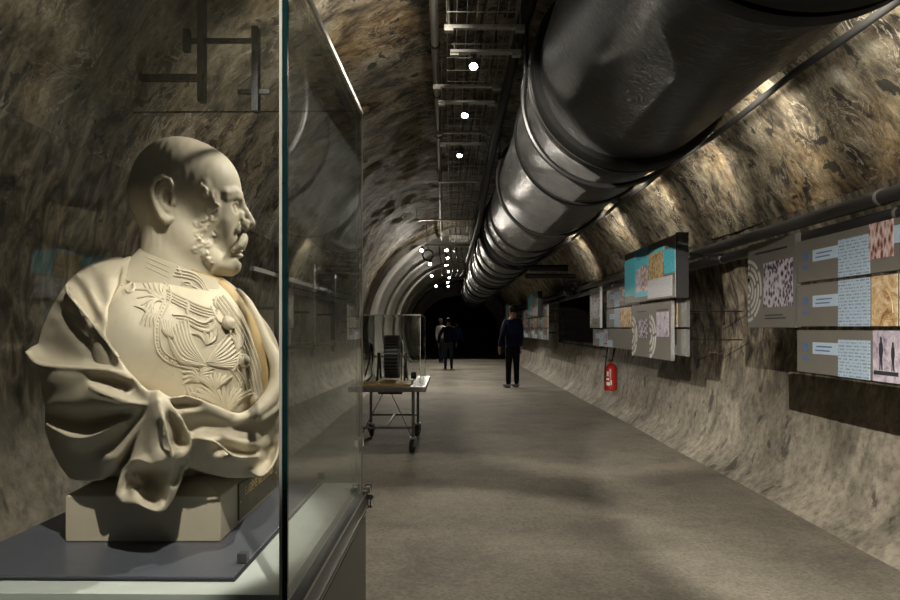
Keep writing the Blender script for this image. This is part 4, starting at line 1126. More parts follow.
# nose
hc([(240,199,0),(243.0,205,0),(247.4,213,0),(251.3,220.0,0)], [4.4,4.2,4.6,4.5], 4)
hc([(251.0,221.6,0),(247,226.5,0),(244,229,0)], [3.9,2.8,2.4], 2)
hc([(246.4,221.5,-4.6),(245.6,225.0,-5.4)], [3.7,3.4], 3)
hc([(241.5,213,-5),(241.5,222,-8),(238,230,-12)], [2.5,2.0,1.8], 4)
he(247.6,228.2,-3.2, 2.4,1.4,1.5, .8, True)
hc([(241.8,219.5,-8.3),(241.3,224,-9.6),(242.5,227.6,-8.6)], [.9,1.0,.8], 1.6, True)
# mouth, lips, moustache
hc([(240,250.5,0),(237.5,250.5,-6),(233,251,-12)], [3.5,3,1.6], 2.5)
hc([(240.4,254.6,0),(238,254.6,-5),(234,253.6,-10)], [3.4,3.0,1.4], 2.5)
he(242,258.8,0, 4.5,2.2,8, 3, True)
hc([(243.5,251.6,0),(241,251.8,-6),(235.5,252.6,-13)], [1.5,1.4,1.2], .8, True)
hc([(243.8,233,0),(244.4,237,-3),(242.8,241.5,-8),(238.5,246,-13),(233.5,249.5,-17.5)], [3.4,4.2,4.4,3.8,1.8], 2.5)
for i in range(9):
    t_ = i/8
    a = (245.5-3*t_, 232.5+1.0*t_, -1.5-7*t_); m_ = (246.4-6*t_, 240-1.5*t_, -4-8.0*t_); e = (244.5-10.5*t_, 248.2+2.6*t_, -5-13*t_)
    hc([a, m_, e], [1.0,1.35,.7], .7)
# column lookup of the near surface
def lat_at(u, v, V_=hv):
    x, _, z = Hd(u, v, 0); i = int(round((x-V_.lo[0])/V_.h)); k = int(round((z-V_.lo[2])/V_.h))
    col = V_.F[max(0,min(i,V_.n[0]-1)), :, max(0,min(k,V_.n[2]-1))]; w_ = np.argwhere(col < 0)
    return V_.lo[1]+V_.h*int(w_[0][0]) if len(w_) else 0
# ear
eo = lat_at(168,206)
he(168,206,eo+1.0, 11,20.5,3.5, 2.5, rot=Matrix.Rotation(math.radians(12), 3, 'Z'))
hx = [(173,210,0),(175.0,202,-2),(176,194.5,-2.5),(172.5,188.5,-3.5),(166,187,-4.6),(160.4,190.5,-5.6),(158,198,-5.8),(159.2,207,-5.2),(162.6,216,-3.8),(166.5,223,-2.2),(170.5,227,-1.0),(174.5,225,0)]
hc([(u, v, eo+l) for u, v, l in hx], [1.6,1.9,2.2,2.4,2.5,2.5,2.4,2.3,2.5,3.4,3.6,2.6], 2.0)
he(169,207,eo-.5, 8.5,17,2.2, 2.5)
hc([(171,195,eo-2.2),(166.5,198.5,eo-3.2),(165,205,eo-3.6),(167,212,eo-3.0),(171,217,eo-2.2)], [1.5,2.0,2.1,2.1,2.2], 1.8)
he(171.8,206.5,eo-2.6, 4.2,6.4,4.2, 1.6, True)
he(173.8,210,eo+.5, 2.2,3.6,6, 1, True)
hc([(177.5,205,eo-1.6),(177,211,eo-2.0)], [2.0,2.3], 1.6)
# mutton-chop curls
rnd = random.Random(11)
def curl(u, v, s, a0, turns, r):
    pts = []; n = 7
    for i in range(n+1):
        t = i/n; rr = s*(1-.75*t); a = a0+turns*2*PI*t
        uu, vv = u+rr*math.cos(a), v+rr*.95*math.sin(a); pts.append((uu, vv, lat_at(uu, vv)-.1-.5*math.sin(PI*t)))
    hc(pts, [r*.7]+[r]*(n-1)+[r*.8], .9)
spine = [(206,194,4.5),(211,202,6.5),(212,210,8),(210,218,9),(208,226,9),(206,234,8.5),(206,242,7.5),(206,250,6),(208,257,4)]
for (u, v, wd) in spine: he(u+1, v, lat_at(u,v)+2.6, wd*.8, 6.5, 3.2, 5)
def lock(u, v, ang, ln, wv, r):
    pts = []; n = 6
    for i in range(n+1):
        t = i/n; a = ang+wv*math.sin(t*2*PI); uu = u+ln*t*math.cos(ang)+wv*2.6*math.sin(t*2*PI)*math.sin(ang); vv = v-ln*t*math.sin(ang)+wv*2.6*math.sin(t*2*PI)*math.cos(ang)
        pts.append((uu, vv, lat_at(uu, vv)+.05-.5*math.sin(PI*min(1,t+.15))))
    hc(pts, [r*(.6+.8*math.sin(PI*i/n)) for i in range(n+1)], 1.0)
for (u, v, wd) in spine:
    for q in range(4):
        lock(u+rnd.uniform(-wd,wd)*.8, v+rnd.uniform(-5,3), math.radians(rnd.uniform(-125,-60)), rnd.uniform(5.5,9), rnd.choice((-1,1))*rnd.uniform(.4,.8), rnd.uniform(.8,1.1))
for (u, v) in ((198,228),(199,237),(201,245),(213,222),(214,236)): curl(u, v, 3.6, rnd.uniform(0,6), .75, 1.25)
for (u, v) in ((197,253),(212,262)): curl(u, v, 3.0, 1, .8, 1.3)
# short cropped hair texture
X, Y, Z = hv._grid((slice(None),)*3)
hair_mask = (1/(1+np.exp(-(Z+ (X-18)*-1.2+6)*.25)))*(1/(1+np.exp((X-34)*.4)))
rg = np.random.RandomState(3); nz = 0
for q in range(7):
    a = rg.uniform(-.5,.5); fq = rg.uniform(.5,1.1); nz = nz+np.sin((X*math.cos(a)+Z*math.sin(a)*.35+Y*rg.uniform(-.6,.6))*fq+rg.uniform(0,6))
hv.F += (nz*.035*hair_mask).astype(np.float32)
F = hv.F; hv.F = np.concatenate([F, F[:, ::-1][:, 2:]], 1) if abs(hv.ax[1][-1]) > .3 else np.concatenate([F, F[:, ::-1][:, 1:]], 1)
# note: last plane of the half volume lies at about y = +0.2..0.9, keep the seam centred
hv.n = np.array(hv.F.shape); 
Vh, Fh = hv.mesh(); mid = hv.lo[1]+hv.h*(hv.n[1]-1)/2; Vh[:,1] -= mid
Vh = relax(Vh, Fh, 1, .35)
PHI = math.radians(17); HC = np.array(Q(187,200,9)); sc_h = Qr(1, 9)
Rm = np.array([[math.cos(PHI),-math.sin(PHI),0],[math.sin(PHI),math.cos(PHI),0],[0,0,1]])
Vh = (Vh*sc_h)@Rm.T+HC
np_mesh('head', Vh, Fh, M['plaster'], bust, BASE)

# ---------------------------------------------------------------- coat (chest, near shoulder, collar)
cv = Vol((-.86,1.34,.98), (-.37,1.98,1.47), .0033)
def ce(c, r, k=.02, sub=False, rot=None): cv.ell(c, r, k, rot, sub)
def cp(pts, rs, k=.01, sub=False): cv.chain([Q(*p) for p in pts], [Qr(r, p[2]) for r, p in zip(rs if isinstance(rs, (list,tuple)) else [rs]*len(pts), pts)], k, sub)
ce((-.615,1.66,1.20), (.178,.225,.24), 0)
ce((-.61,1.63,1.262), (.125,.16,.10), .05)
ce(Q(142,348,-56), (Qr(43,-56),Qr(52,-56),Qr(58,-56)), .045)
ce((-.66,1.87,1.24), (.12,.10,.14), .05)
ce((-.675,1.56,1.298), (.11,.12,.085), .05)
cp([(126,308,-40),(150,312,-36),(185,322,-30)], [20,20,22], .04)
cp([(222,330,0),(234,360,0),(242,400,0)], [20,22,24], .03)
# opening: shallow channel right of the coat edge
edge = [(221,296,-8),(231,306,-14),(243,324,-20),(253,346,-22),(261,370,-20),(266,395,-16),(266,415,-12)]
Vc, Fc = cv.mesh(); bc = make_bvh(Vc, Fc)
CAMP = Vector((0,0,CAMZ))
def ray(u, v, bvh, default=None):
    d = Vector(((u-450)/700, 1, (328-v)/700)).normalized(); h = bvh.ray_cast(CAMP, d)
    return (h[0], h[1]) if h[0] is not None else (default, None)
Vc = relax(Vc, Fc, 1, .4)
np_mesh('coat', Vc, Fc, M['plaster'], bust, BASE)
# standing collar: tilted shell round the neck
def ringpt(lv, a, grow=0):
    # lv 0 bottom .. 1 top
    cx = -.632*(1-lv)+(-.615)*lv; cy = 1.622; rx = (.128*(1-lv)+.094*lv)+grow; ry = (.112*(1-lv)+.086*lv)+grow
    cz = 1.383*(1-lv)+1.444*lv; tilt = (-.40)
    x = rx*math.cos(a); y = ry*math.sin(a)
    return Vector((cx+x, cy+y, cz+tilt*x-.004*math.sin(lv*PI)))
def collar_strip(a0, a1, n, l0, l1, nl, out, inn):
    b = MB()
    for gr in (out, inn):
        for i in range(n+1):
            for j in range(nl+1): b.v.append(ringpt(l0+(l1-l0)*j/nl, a0+(a1-a0)*i/n, gr))
    m_ = (n+1)*(nl+1)
    for i in range(n):
        for j in range(nl):
            a = i*(nl+1)+j; b.f.append((a, a+1, a+nl+2, a+nl+1)); b.f.append((m_+a, m_+a+nl+1, m_+a+nl+2, m_+a+1))
    for i in range(n):
        a = i*(nl+1); c = a+nl; b.f.append((a, a+nl+1, m_+a+nl+1, m_+a)); b.f.append((c, m_+c, m_+c+nl+1, c+nl+1))
    for i in (0, n):
        for j in range(nl): a = i*(nl+1)+j; b.f.append((a, m_+a, m_+a+1, a+1))
    return b
b = collar_strip(math.radians(-24), math.radians(-336), 90, -.12, 1.0, 14, .004, -.004)
co = b.build('collar', M['plaster'], bust, True, BASE)
bcol = BVHTree.FromPolygons([tuple(v) for v in b.v], b.f)
# shirt collar and waistcoat seen in the coat opening
b = MB()
tip = [Q(226,284,2), Q(233,285,0), Q(216,296,-12), Q(210,290,-16), Q(200,276,-30)]
sv = Vol((-.60,1.50,1.10), (-.36,1.80,1.45), .0030)
def sp(pts, rs, k=.004, sub=False, flat=None, f=1): sv.chain([Q(*p) for p in pts], [Qr(r, p[2]) for r, p in zip(rs if isinstance(rs, (list,tuple)) else [rs]*len(pts), pts)], k, sub, flat, f)
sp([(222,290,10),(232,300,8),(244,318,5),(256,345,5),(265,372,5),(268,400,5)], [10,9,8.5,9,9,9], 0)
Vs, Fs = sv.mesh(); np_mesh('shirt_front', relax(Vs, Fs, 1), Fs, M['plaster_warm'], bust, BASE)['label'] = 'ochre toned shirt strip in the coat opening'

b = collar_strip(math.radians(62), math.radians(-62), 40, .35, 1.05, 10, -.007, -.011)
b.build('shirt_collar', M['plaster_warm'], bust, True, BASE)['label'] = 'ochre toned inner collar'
# ---------------------------------------------------------------- embroidery: cords sunk half way into the coat
emb = MB(); bc2 = BVHTree.FromPolygons([tuple(v) for v in Vc], [tuple(int(i) for i in f) for f in Fc])
def cord(pts2, r=1.3, taper=True, bvh=None, mb=None, lift=.35, n=6, sub=5):
    bvh = bvh or bc2; out = []; mb = mb or emb
    for p in spline([(p[0], p[1]) for p in pts2], sub):
        h, nn = ray(p[0], p[1], bvh)
        if h is None: continue
        if out and (h-out[-1][0]).length > .03: break
        out.append((h, nn))
    if len(out) < 3: return
    pts_ = []; rs = []; k = len(out)
    for i, (h, nn) in enumerate(out):
        t = i/(k-1); rr = r/S0*(math.sin(PI*(.12+.8*t))**.6 if taper else 1.0)
        pts_.append(h+nn*rr*lift); rs.append(rr)
    mb.tube(pts_, rs, n)
def leaf(base, tip_, bend, r=1.5, mb=None):
    r = r*1.15
    bx, by = base; tx, ty = tip_; mx, my = (bx+tx)/2-(ty-by)*bend, (by+ty)/2+(tx-bx)*bend
    cord([base, (mx, my), tip_], r, mb=mb); 
def frond(root, ang, spread, n, length, r=1.5, bend=.18):
    for i in range(n):
        a = math.radians(ang+spread*(i/(n-1)-.5)); ln = length*(1-.35*abs(i/(n-1)-.5)*2)
        leaf(root, (root[0]+ln*math.cos(a), root[1]-ln*math.sin(a)), bend*(1 if i < n/2 else -1), r)
# S-shaped beaded bands
def beads(pts2, step=3.4, r=1.0, side=3.0):
    s_ = spline(pts2, 24); acc = 0; last = None
    for i, p in enumerate(s_):
        if last is not None: acc += np.linalg.norm(p-last)
        last = p
        if acc >= step or i == 0:
            acc = 0; h, nn = ray(p[0], p[1], bc2)
            if h is not None: emb.lathe([(0,-r*.5/S0),(r/S0,0),(r*.7/S0,r*.6/S0),(0,r*.9/S0)], h, nn, 7)
def band(pts2, side=2.8):
    s_ = spline(pts2, 6)
    for sg in (-1, 1):
        o_ = []
        for i, p in enumerate(s_):
            t = s_[min(i+1,len(s_)-1)]-s_[max(i-1,0)]; t = t/(np.linalg.norm(t)+1e-9); o_.append((p[0]-t[1]*side*sg, p[1]+t[0]*side*sg))
        cord(o_, 1.0, False, sub=1)
    beads(pts2)
band([(167,287),(168,298),(163,309),(158,322),(157,338),(160,351),(170,360),(184,364),(196,366)])
band([(196,366),(206,372),(210,384),(216,396)], 2.4)
band([(246,380),(249,388),(248,398),(250,406)], 2.4)
band([(212,352),(225,362),(236,372),(244,386)], 2.4)
# collar-bone scrolls
cord([(122,286),(127,281),(133,283),(134,290),(129,293),(125,289)], 1.5); cord([(122,284),(135,277),(148,279),(155,286)], 1.4, False)
cord([(150,282),(160,281),(168,286)], 1.4)
for i in range(6): leaf((163-1.5*i,303-1.0*i), (133+4*i,290+9*i-.6*i*i), .16, 1.6)
for i in range(5): leaf((165,300), (142+6*i,281+1.0*i), -.14, 1.5)
for i in range(4): leaf((160,310), (140+5*i,325+1.2*i), .2, 1.3)
# fronds
for i in range(7): leaf((205,364), (167+3.2*i,333-3.0*i+ (i==0)*3), -.22+.02*i, 1.9)
for i in range(5): leaf((203,366), (168+4*i,341+2.2*i), -.22, 1.7)
for i in range(6): leaf((206,362), (240-2*i,352-4.0*i), .14-.03*i, 1.7)
for i in range(4): leaf((207,364), (243,356+3.5*i), .05, 1.5)
cord([(205,364),(201,374),(197,382)], 1.6)
for i in range(8): leaf((222,412), (195+7*i,383+.9*abs(i-3)**1.6), .12-.035*i, 1.8)
for i in range(6): leaf((205,410), (185+5*i,385+1.5*i), -.12, 1.5)
for i in range(5): leaf((232,412), (222+5.5*i,386-1.0*i), .05, 1.5)
for i in range(4): leaf((198,382), (180+1*i,366+6*i), .25, 1.5)
for i in range(4): leaf((197,383), (214-1*i,368+4*i), -.2, 1.4)
cord([(186,388),(190,394),(187,402),(181,399),(184,394)], 1.4)
# loop ornament and frogging
cord([(172,315),(186,316),(196,321),(204,323),(211,319),(214,324),(209,331),(200,330),(190,325),(180,321)], 1.9)
cord([(176,318),(188,320),(198,325),(206,327)], 1.2)
cord([(206,323),(209,325),(206,327)], 1.0)
for q in range(4): cord([(163+.5*q,289+3.0*q),(180,297+3.0*q),(200,306+2.9*q),(217,311+2.4*q)], 1.35, False)
cord([(186,300),(188,306),(187,313),(190,316)], 1.7); cord([(211,306),(214,314),(219,322),(223,324)], 1.9); cord([(217,296),(214,304),(218,309)], 1.6)
for q in range(4):
    e_ = [(p[0]-3.1*q+ (2.5 if i == 0 else 0), p[1]+1.2*q) for i, p in enumerate(edge)]
    cord([(x-1.0, y) for x, y in e_], 1.75, False)
for i in range(7): leaf((206,366), (170+4.4*i,349+2.0*i), -.10, 1.5)
for i in range(9): leaf((226,414), (188+9*i,392-6*math.sin(i*.4)), .10-.03*i, 2.2)
for i in range(7): leaf((213,392), (196+6*i,372+1.5*abs(i-3)), .1-.03*i, 2.0)
for i in range(6): leaf((232,372), (244-2*i,340+5*i), .1, 1.6)
for i in range(5): leaf((176,340), (160+3*i,318+1.0*i), -.2, 1.6)
for i in range(5): leaf((206,345), (188+7*i,333-1.0*i), .2, 1.6)
for i in range(5): leaf((236,352), (228+3.5*i,334-1.0*i), .12, 1.6)
for i in range(5): leaf((150,318), (134+5*i,306+.5*i), .15, 1.4)
for q in range(60):
    uu, vv = rnd.uniform(170,246), rnd.uniform(318,408); h, nn = ray(uu, vv, bc2)
    if h is not None: emb.lathe([(0,-.0012),(.0016,0),(.001,.0012),(0,.0015)], h, nn, 6)
emb.build('embroidery', M['plaster'], bust, True, BASE)
# collar embroidery
ce_ = MB()
for q in range(4): cord([(178-1.5*q,266+3.2*q),(192,270+3.0*q),(202-.6*q,277+2.6*q),(208-1.2*q,288+1.4*q),(216-1.5*q,299+.8*q)], 1.3, False, bcol, ce_)
for i in range(6): leaf((204,303-1.0*i), (180+2.6*i,282+.8*i), -.25, 1.4, ce_)if False else None
for i in range(5): cord([(205,301),(196-.5*i,288+2.6*i),(182+1.2*i,284+3.2*i)], 1.4, True, bcol, ce_)
cord([(181,286),(184,282),(190,283),(191,288),(186,290)], 1.3, True, bcol, ce_); cord([(178,266),(180,272),(182,278)], 1.3, True, bcol, ce_)
for q in range(3): cord([(146,257+5*q),(158,262+5.2*q),(170,267.5+5.4*q)], .5, True, bcol, ce_)
ce_.build('collar_embroidery', M['plaster'], bust, True, BASE)
# round buttons
for (u, v, r_) in ((225,325,7.0),(241,361,6.4),(253,399,5.0)):
    h, nn = ray(u, v, bc2)
    if h is None: h, nn = Vector(Q(u,v,-20)), Vector((.5,-.8,.1))
    ax = (nn+Vector((.5,-.1,.1))).normalized(); rr = r_/S0
    b = MB(); b.lathe([(rr*.55,-rr*1.2),(rr*.6,-.1*rr),(rr,.05*rr),(rr*1.05,.4*rr),(rr*.85,.75*rr),(rr*.8,.7*rr),(rr*.45,.95*rr),(0,1.05*rr)], h+nn*rr*.55, ax, 22)
    b.build('button', M['plaster'], bust, True, BASE)

# ---------------------------------------------------------------- cloak
dv = Vol((-.955,1.25,.872), (-.34,2.02,1.47), .0036)
def de(u, v, w, ru, rv, rw, k=.015, sub=False, rot=None):
    dv.ell(Q(u,v,w), (Qr(ru,w),Qr(rw,w),Qr(rv,w)), k, rot, sub)
def dc(pts, rs, k=.008, sub=False, flat=None, f=1.0, n=3):
    rs = rs if isinstance(rs, (list,tuple)) else [rs]*len(pts)
    s_ = spline([(*p, r) for p, r in zip(pts, rs)], n)
    dv.chain([Q(*p[:3]) for p in s_], [max(.0008, Qr(p[3], p[2])) for p in s_], k, sub, flat, f)
RY = lambda a: Matrix.Rotation(math.radians(a), 3, 'Y')
# inner mass round waist and back of the bust
dv.ell((-.645,1.67,1.085), (.215,.215,.10), 0)
dv.ell((-.66,1.68,1.00), (.155,.175,.075), .05)
dv.ell((-.735,1.66,1.20), (.155,.20,.17), .06)
dv.ell((-.65,1.86,1.2), (.18,.12,.18), .05)
# far flank of the cloak
dv.ell((-.60,1.80,1.19), (.165,.13,.19), .04)
# folds of the near side: depth of the cloth at chosen points, filled smoothly between them
def relief(poly, lines, back, k=.010, c=2.5, soft=.012, slope=.72):
    pts = []
    for ln in lines:
        pts += [tuple(q) for q in (spline(ln, 3) if len(ln) > 1 else ln)]
    A = np.array(pts, float); keep = []
    for i, q in enumerate(A):
        if all((q[0]-A[j][0])**2+(q[1]-A[j][1])**2 > 4.0 for j in keep): keep.append(i)
    A = A[keep]; n = len(A)
    R = np.sqrt((A[:,None,0]-A[None,:,0])**2+(A[:,None,1]-A[None,:,1])**2+c*c)
    G = np.zeros((n+3, n+3)); G[:n,:n] = -R+np.eye(n)*-.0+np.eye(n)*.6; G[:n,n] = 1; G[:n,n+1] = A[:,0]/100; G[:n,n+2] = A[:,1]/100; G[n:,:n] = G[:n,n:].T
    sol = np.linalg.solve(G, np.concatenate([A[:,2], [0,0,0]]))
    pl = np.array(poly, float); u0, v0 = pl.min(0)-14; u1, v1 = pl.max(0)+14
    U = np.arange(u0, u1+1); V = np.arange(v0, v1+1); UU, VV = np.meshgrid(U, V, indexing='ij')
    W_ = np.full(UU.shape, sol[n])+sol[n+1]*UU/100+sol[n+2]*VV/100
    for i in range(n): W_ -= sol[i]*np.sqrt((UU-A[i,0])**2+(VV-A[i,1])**2+c*c)
    def blur(T, sg):
        kx = np.exp(-.5*(np.arange(-int(3*sg), int(3*sg)+1)/sg)**2); kx /= kx.sum(); r_ = len(kx)//2
        for ax in (0, 1):
            Tp = np.pad(T, [(r_, r_) if a_ == ax else (0, 0) for a_ in (0, 1)], mode='edge'); n_ = T.shape[ax]
            T = sum(kx[q]*(Tp[q:q+n_] if ax == 0 else Tp[:, q:q+n_]) for q in range(len(kx)))
        return T
    W_ = blur(W_, .9); W_ = .76*W_+.24*blur(W_, 7)
    # signed distance to the outline
    D = np.full(UU.shape, 1e9); ins = np.zeros(UU.shape, bool)
    for i in range(len(pl)):
        a_, b_ = pl[i], pl[(i+1)%len(pl)]; e = b_-a_
        t = np.clip(((UU-a_[0])*e[0]+(VV-a_[1])*e[1])/(e@e+1e-9), 0, 1)
        D = np.minimum(D, np.hypot(UU-a_[0]-t*e[0], VV-a_[1]-t*e[1]))
        cr = ((a_[1] > VV) != (b_[1] > VV)) & (UU < (b_[0]-a_[0])*(VV-a_[1])/(b_[1]-a_[1]+1e-12)+a_[0]); ins ^= cr
    D = np.where(ins, -D, D)
    X, Y, Z = dv._grid((slice(None),)*3)
    yb = 1.6+back/S0; jy = dv.ax[1] < yb+.03; Ys = dv.ax[1][jy]
    for j, y in zip(np.where(jy)[0], Ys):
        u = 450+dv.ax[0]*700/y; v = 328-(dv.ax[2]-CAMZ)*700/y
        fi = np.clip(u-u0, 0, len(U)-1.001); fj = np.clip(v-v0, 0, len(V)-1.001)
        i0 = fi.astype(int); j0 = fj.astype(int); a_ = (fi-i0)[:,None]; b_ = (fj-j0)[None,:]
        def bil(T): return (T[np.ix_(i0,j0)]*(1-a_)+T[np.ix_(i0+1,j0)]*a_)*(1-b_)+(T[np.ix_(i0,j0+1)]*(1-a_)+T[np.ix_(i0+1,j0+1)]*a_)*b_
        d = bil(D)/S0*(y/1.6)
        dist_out = (u[:,None] < u0+1) | (u[:,None] > u1-1) | (v[None,:] < v0+1) | (v[None,:] > v1-1)
        d = np.where(dist_out, .03, d)
        f1 = ((1.6+bil(W_)/S0)-y)*slope; f2 = y-yb
        g = f1
        for q in (d, np.full_like(f1, f2)):
            h = np.clip(.5-.5*(q-g)/soft, 0, 1); g = q*(1-h)+g*h+soft*h*(1-h)
        Acur = dv.F[:, j, :]; h = np.clip(.5+.5*(Acur-g)/k, 0, 1); dv.F[:, j, :] = (Acur*(1-h)+g*h-k*h*(1-h)).astype(np.float32)
left_poly = [(124,253),(108,257),(92,263),(80,270),(68,281),(58,296),(49,312),(42,328),(38,344),(31,347),(26,351),(27,358),(33,368),(40,380),(42,395),(45,408),(45,430),(51,449),(60,466),(70,479),(86,481),(103,480),(116,472),(130,456),(146,432),(158,404),(150,392),(140,383),(128,370),(118,356),(107,340),(108,318),(110,304),(118,286),(122,270)]
left_lines = [
 [(122,256,2),(104,261,-10),(86,269,-20),(70,283,-26),(56,302,-22),(47,320,-20),(41,338,-20),(38,346,-22)],
 [(27,353,-30),(35,363,-42),(46,366,-54),(68,368,-80),(90,369,-100),(112,371,-111),(130,378,-116),(144,387,-118),(153,395,-118)],
 [(42,352,-34),(58,361,-56),(80,362,-80),(102,363,-96),(116,366,-103)],
 [(78,275,-45),(67,286,-58),(68,293,-66),(80,308,-86),(102,335,-102),(118,357,-110),(127,370,-113)],
 [(60,293,-40),(62,302,-50),(76,318,-70),(94,342,-87),(108,360,-98)],
 [(54,318,-40),(66,334,-62),(82,350,-80)],[(48,336,-34),(60,348,-52)],
 [(78,286,-44),(86,302,-60),(96,320,-80)],
 [(80,275,-47),(88,286,-66),(96,304,-88),(103,326,-101),(107,341,-106)],
 [(91,276,-44),(98,294,-66),(103,306,-82)],
 [(94,266,-32),(108,264,-32),(121,269,-44),(115,288,-68),(105,306,-88)],[(104,276,-58),(106,290,-72)],
 [(30,362,-26),(38,378,-26),(42,395,-30),(44,410,-36)],
 [(46,384,-52),(60,394,-72),(76,394,-90),(85,385,-96)],
 [(93,380,-95),(104,376,-97),(118,378,-99),(130,384,-104)],[(104,383,-97),(118,386,-99)],
 [(90,387,-106),(98,391,-112),(110,396,-116),(124,401,-117),(136,404,-116),(148,404,-116)],
 [(100,385,-106),(112,388,-110),(126,394,-112),(140,400,-112)],
 [(47,406,-50),(62,408,-70),(80,409,-88),(100,410,-101),(120,411,-109),(138,409,-114)],
 [(48,414,-30),(60,418,-40),(76,424,-54),(92,424,-64),(106,420,-74),(118,417,-86),(130,413,-98)],
 [(47,424,-42),(58,431,-62),(72,437,-80),(88,437,-92),(104,431,-99),(122,422,-105),(138,413,-111)],
 [(49,436,-38),(58,443,-50),(72,449,-64),(90,450,-72),(106,444,-78)],
 [(58,460,-46),(74,464,-60),(92,464,-68)],[(66,472,-50),(72,477,-58),(88,478,-66),(102,477,-72),(112,470,-78)],
 [(107,458,-92),(112,463,-98),(120,456,-104),(131,440,-110),(141,424,-114),(149,411,-117)],
 [(110,449,-80),(121,437,-88),(133,422,-98),(142,412,-106)],
 [(118,468,-74),(128,454,-84),(138,440,-94),(146,428,-100)]]
relief(left_poly, left_lines, 5)
tail_poly = [(150,391),(158,389.5),(166,395),(172,405),(182,418),(190,434),(192,446),(188,462),(182,480),(174,498),(166,510),(158,513),(148,510),(136,504),(122,503),(115,495),(118,482),(122,470),(130,460),(136,440),(142,418),(148,402)]
tail_lines = [
 [(149,396,-116),(158,392,-120),(166,397,-118)],
 [(147,404,-114),(143,425,-109),(138,443,-106),(132,460,-104)],
 [(152,402,-123),(152,420,-123),(150,440,-119),(148,456,-114)],
 [(158,398,-126),(164,420,-130),(169,442,-127),(172,458,-122)],
 [(162,412,-122),(165,432,-120),(168,448,-116)],
 [(166,400,-121),(175,413,-120),(184,427,-114),(190,443,-107),(185,455,-108),(176,459,-113)],
 [(171,418,-104),(177,430,-96),(181,441,-92)],[(174,442,-98)],
 [(189,452,-98),(184,468,-97),(176,488,-95),(168,505,-93)],
 [(180,466,-90),(174,482,-86)],[(176,466,-104),(171,484,-104),(166,498,-100)],
 [(130,461,-106),(140,459,-115),(152,463,-118),(164,459,-120),(171,459,-120)],
 [(134,470,-92),(148,474,-80),(160,470,-90)],[(146,486,-78),(158,484,-84)],[(134,484,-84)],
 [(124,470,-98),(119,484,-98),(117,494,-96),(123,500,-99),(135,499,-105),(148,507,-108),(158,510,-106),(165,504,-102)],
 [(128,476,-88),(128,490,-90)],[(132,488,-102),(142,497,-98),(154,501,-90)],[(134,465,-110),(138,480,-100),(148,492,-92)]]
relief(tail_poly, tail_lines, -58, soft=.006, k=.004)
sash_poly = [(160,396),(172,397),(186,395),(200,399),(215,405),(232,412),(250,416),(266,412),(276,402),(284,404),(286,424),(283,440),(278,456),(270,470),(262,476),(252,477),(246,478),(228,478),(208,474),(190,468),(176,470),(170,460),(164,430)]
sash_lines = [
 [(164,399,-116),(176,399,-115),(187,397,-112),(200,402,-102),(218,410,-86),(240,418,-62),(262,423,-38),(283,426,-10)],
 [(172,406,-104),(182,405,-100),(196,405.5,-94)],
 [(172,408,-110),(182,412,-110),(196,409,-103),(212,411,-92),(228,418,-78)],
 [(178,422,-98),(190,420,-96),(210,422,-82),(235,430,-62),(262,436,-34),(276,436,-10)],
 [(184,434,-92),(200,430,-88),(220,438,-78),(240,446,-66),(258,448,-42),(270,446,-18)],
 [(218,445,-64),(230,451,-54),(246,454,-44),(256,452,-34)],
 [(186,441,-86),(196,437.5,-94),(208,440,-92),(217,443,-88),(224,450,-82),(234,456,-76),(248,459,-64),(260,457,-46)],
 [(184,452,-82),(200,452,-84),(216,458,-78),(236,464,-68),(252,464,-50)],
 [(182,464,-70),(200,465,-64),(222,471,-56),(242,472,-46)],
 [(180,474,-62),(205,477,-56),(230,480,-46),(244,478,-40)],
 [(251,472,-54),(257,476,-54),(266,473,-42),(274,462,-26),(279,446,-14),(284,430,-8)],
 [(262,464,-22),(269,454,-8),(273,446,-2)],
 [(262,416,-46),(274,410,-30),(283,412,-12)]]
relief(sash_poly, sash_lines, 40, soft=.006, k=.006)
# crisp lips along the main folds
for ln, r_ in (([(67,285,-56),(68,293,-66),(80,308,-86),(102,335,-102),(118,357,-110)],2.0),([(27,352,-30),(35,362,-42),(46,366,-54),(68,368,-80),(90,369,-100),(112,371,-111),(130,378,-116)],2.2),
    ([(90,386,-104),(98,391,-112),(112,396,-116),(128,402,-117),(146,404,-116)],1.6),([(158,400,-125),(164,420,-129),(169,442,-126),(172,458,-121)],1.8),([(166,400,-120),(175,413,-119),(184,427,-113),(190,443,-106),(185,455,-107),(175,459,-113)],1.6),
    ([(47,424,-41),(58,431,-61),(72,437,-79),(88,437,-91),(104,431,-98),(122,422,-104)],1.5),([(187,441,-86),(197,437.5,-94),(217,443,-88),(234,456,-76),(259,457,-47)],1.6),([(50,440,-40),(60,461,-46),(71,478,-56),(88,479,-64),(103,478,-70)],1.4),
    ([(251,472,-54),(257,476,-54),(266,473,-42),(274,462,-26),(279,446,-14),(284,430,-8)],1.8),([(130,461,-106),(140,459,-115),(152,463,-118),(164,459,-120)],1.5)):
    dc(ln, r_, .005)
# front rope fold rising round the far side of the chest
dc([(236,420,-66),(254,413,-50),(268,400,-32),(277,384,-18),(278,367,-8),(273,354,0),(266,340,6),(258,322,12),(248,304,16),(238,292,20)], [4,6.5,8,8.5,8,6.5,5.5,5,5,4], .008)
dc([(262,418,-44),(275,408,-26),(282,394,-12),(283,378,0)], [4,4.5,4,3], .004)
dc([(130,262,-8),(125,274,-22),(121,286,-36)], [6,7,6], .012)
# trims behind: far side of the cloak
dc([(126,252,30),(150,262,70),(200,290,110),(240,320,100)], [10,14,16,14], .03)
Vd, Fd = dv.mesh(); Vd = relax(Vd, Fd, 2, .45)
np_mesh('cloak', Vd, Fd, M['plaster'], bust, BASE)

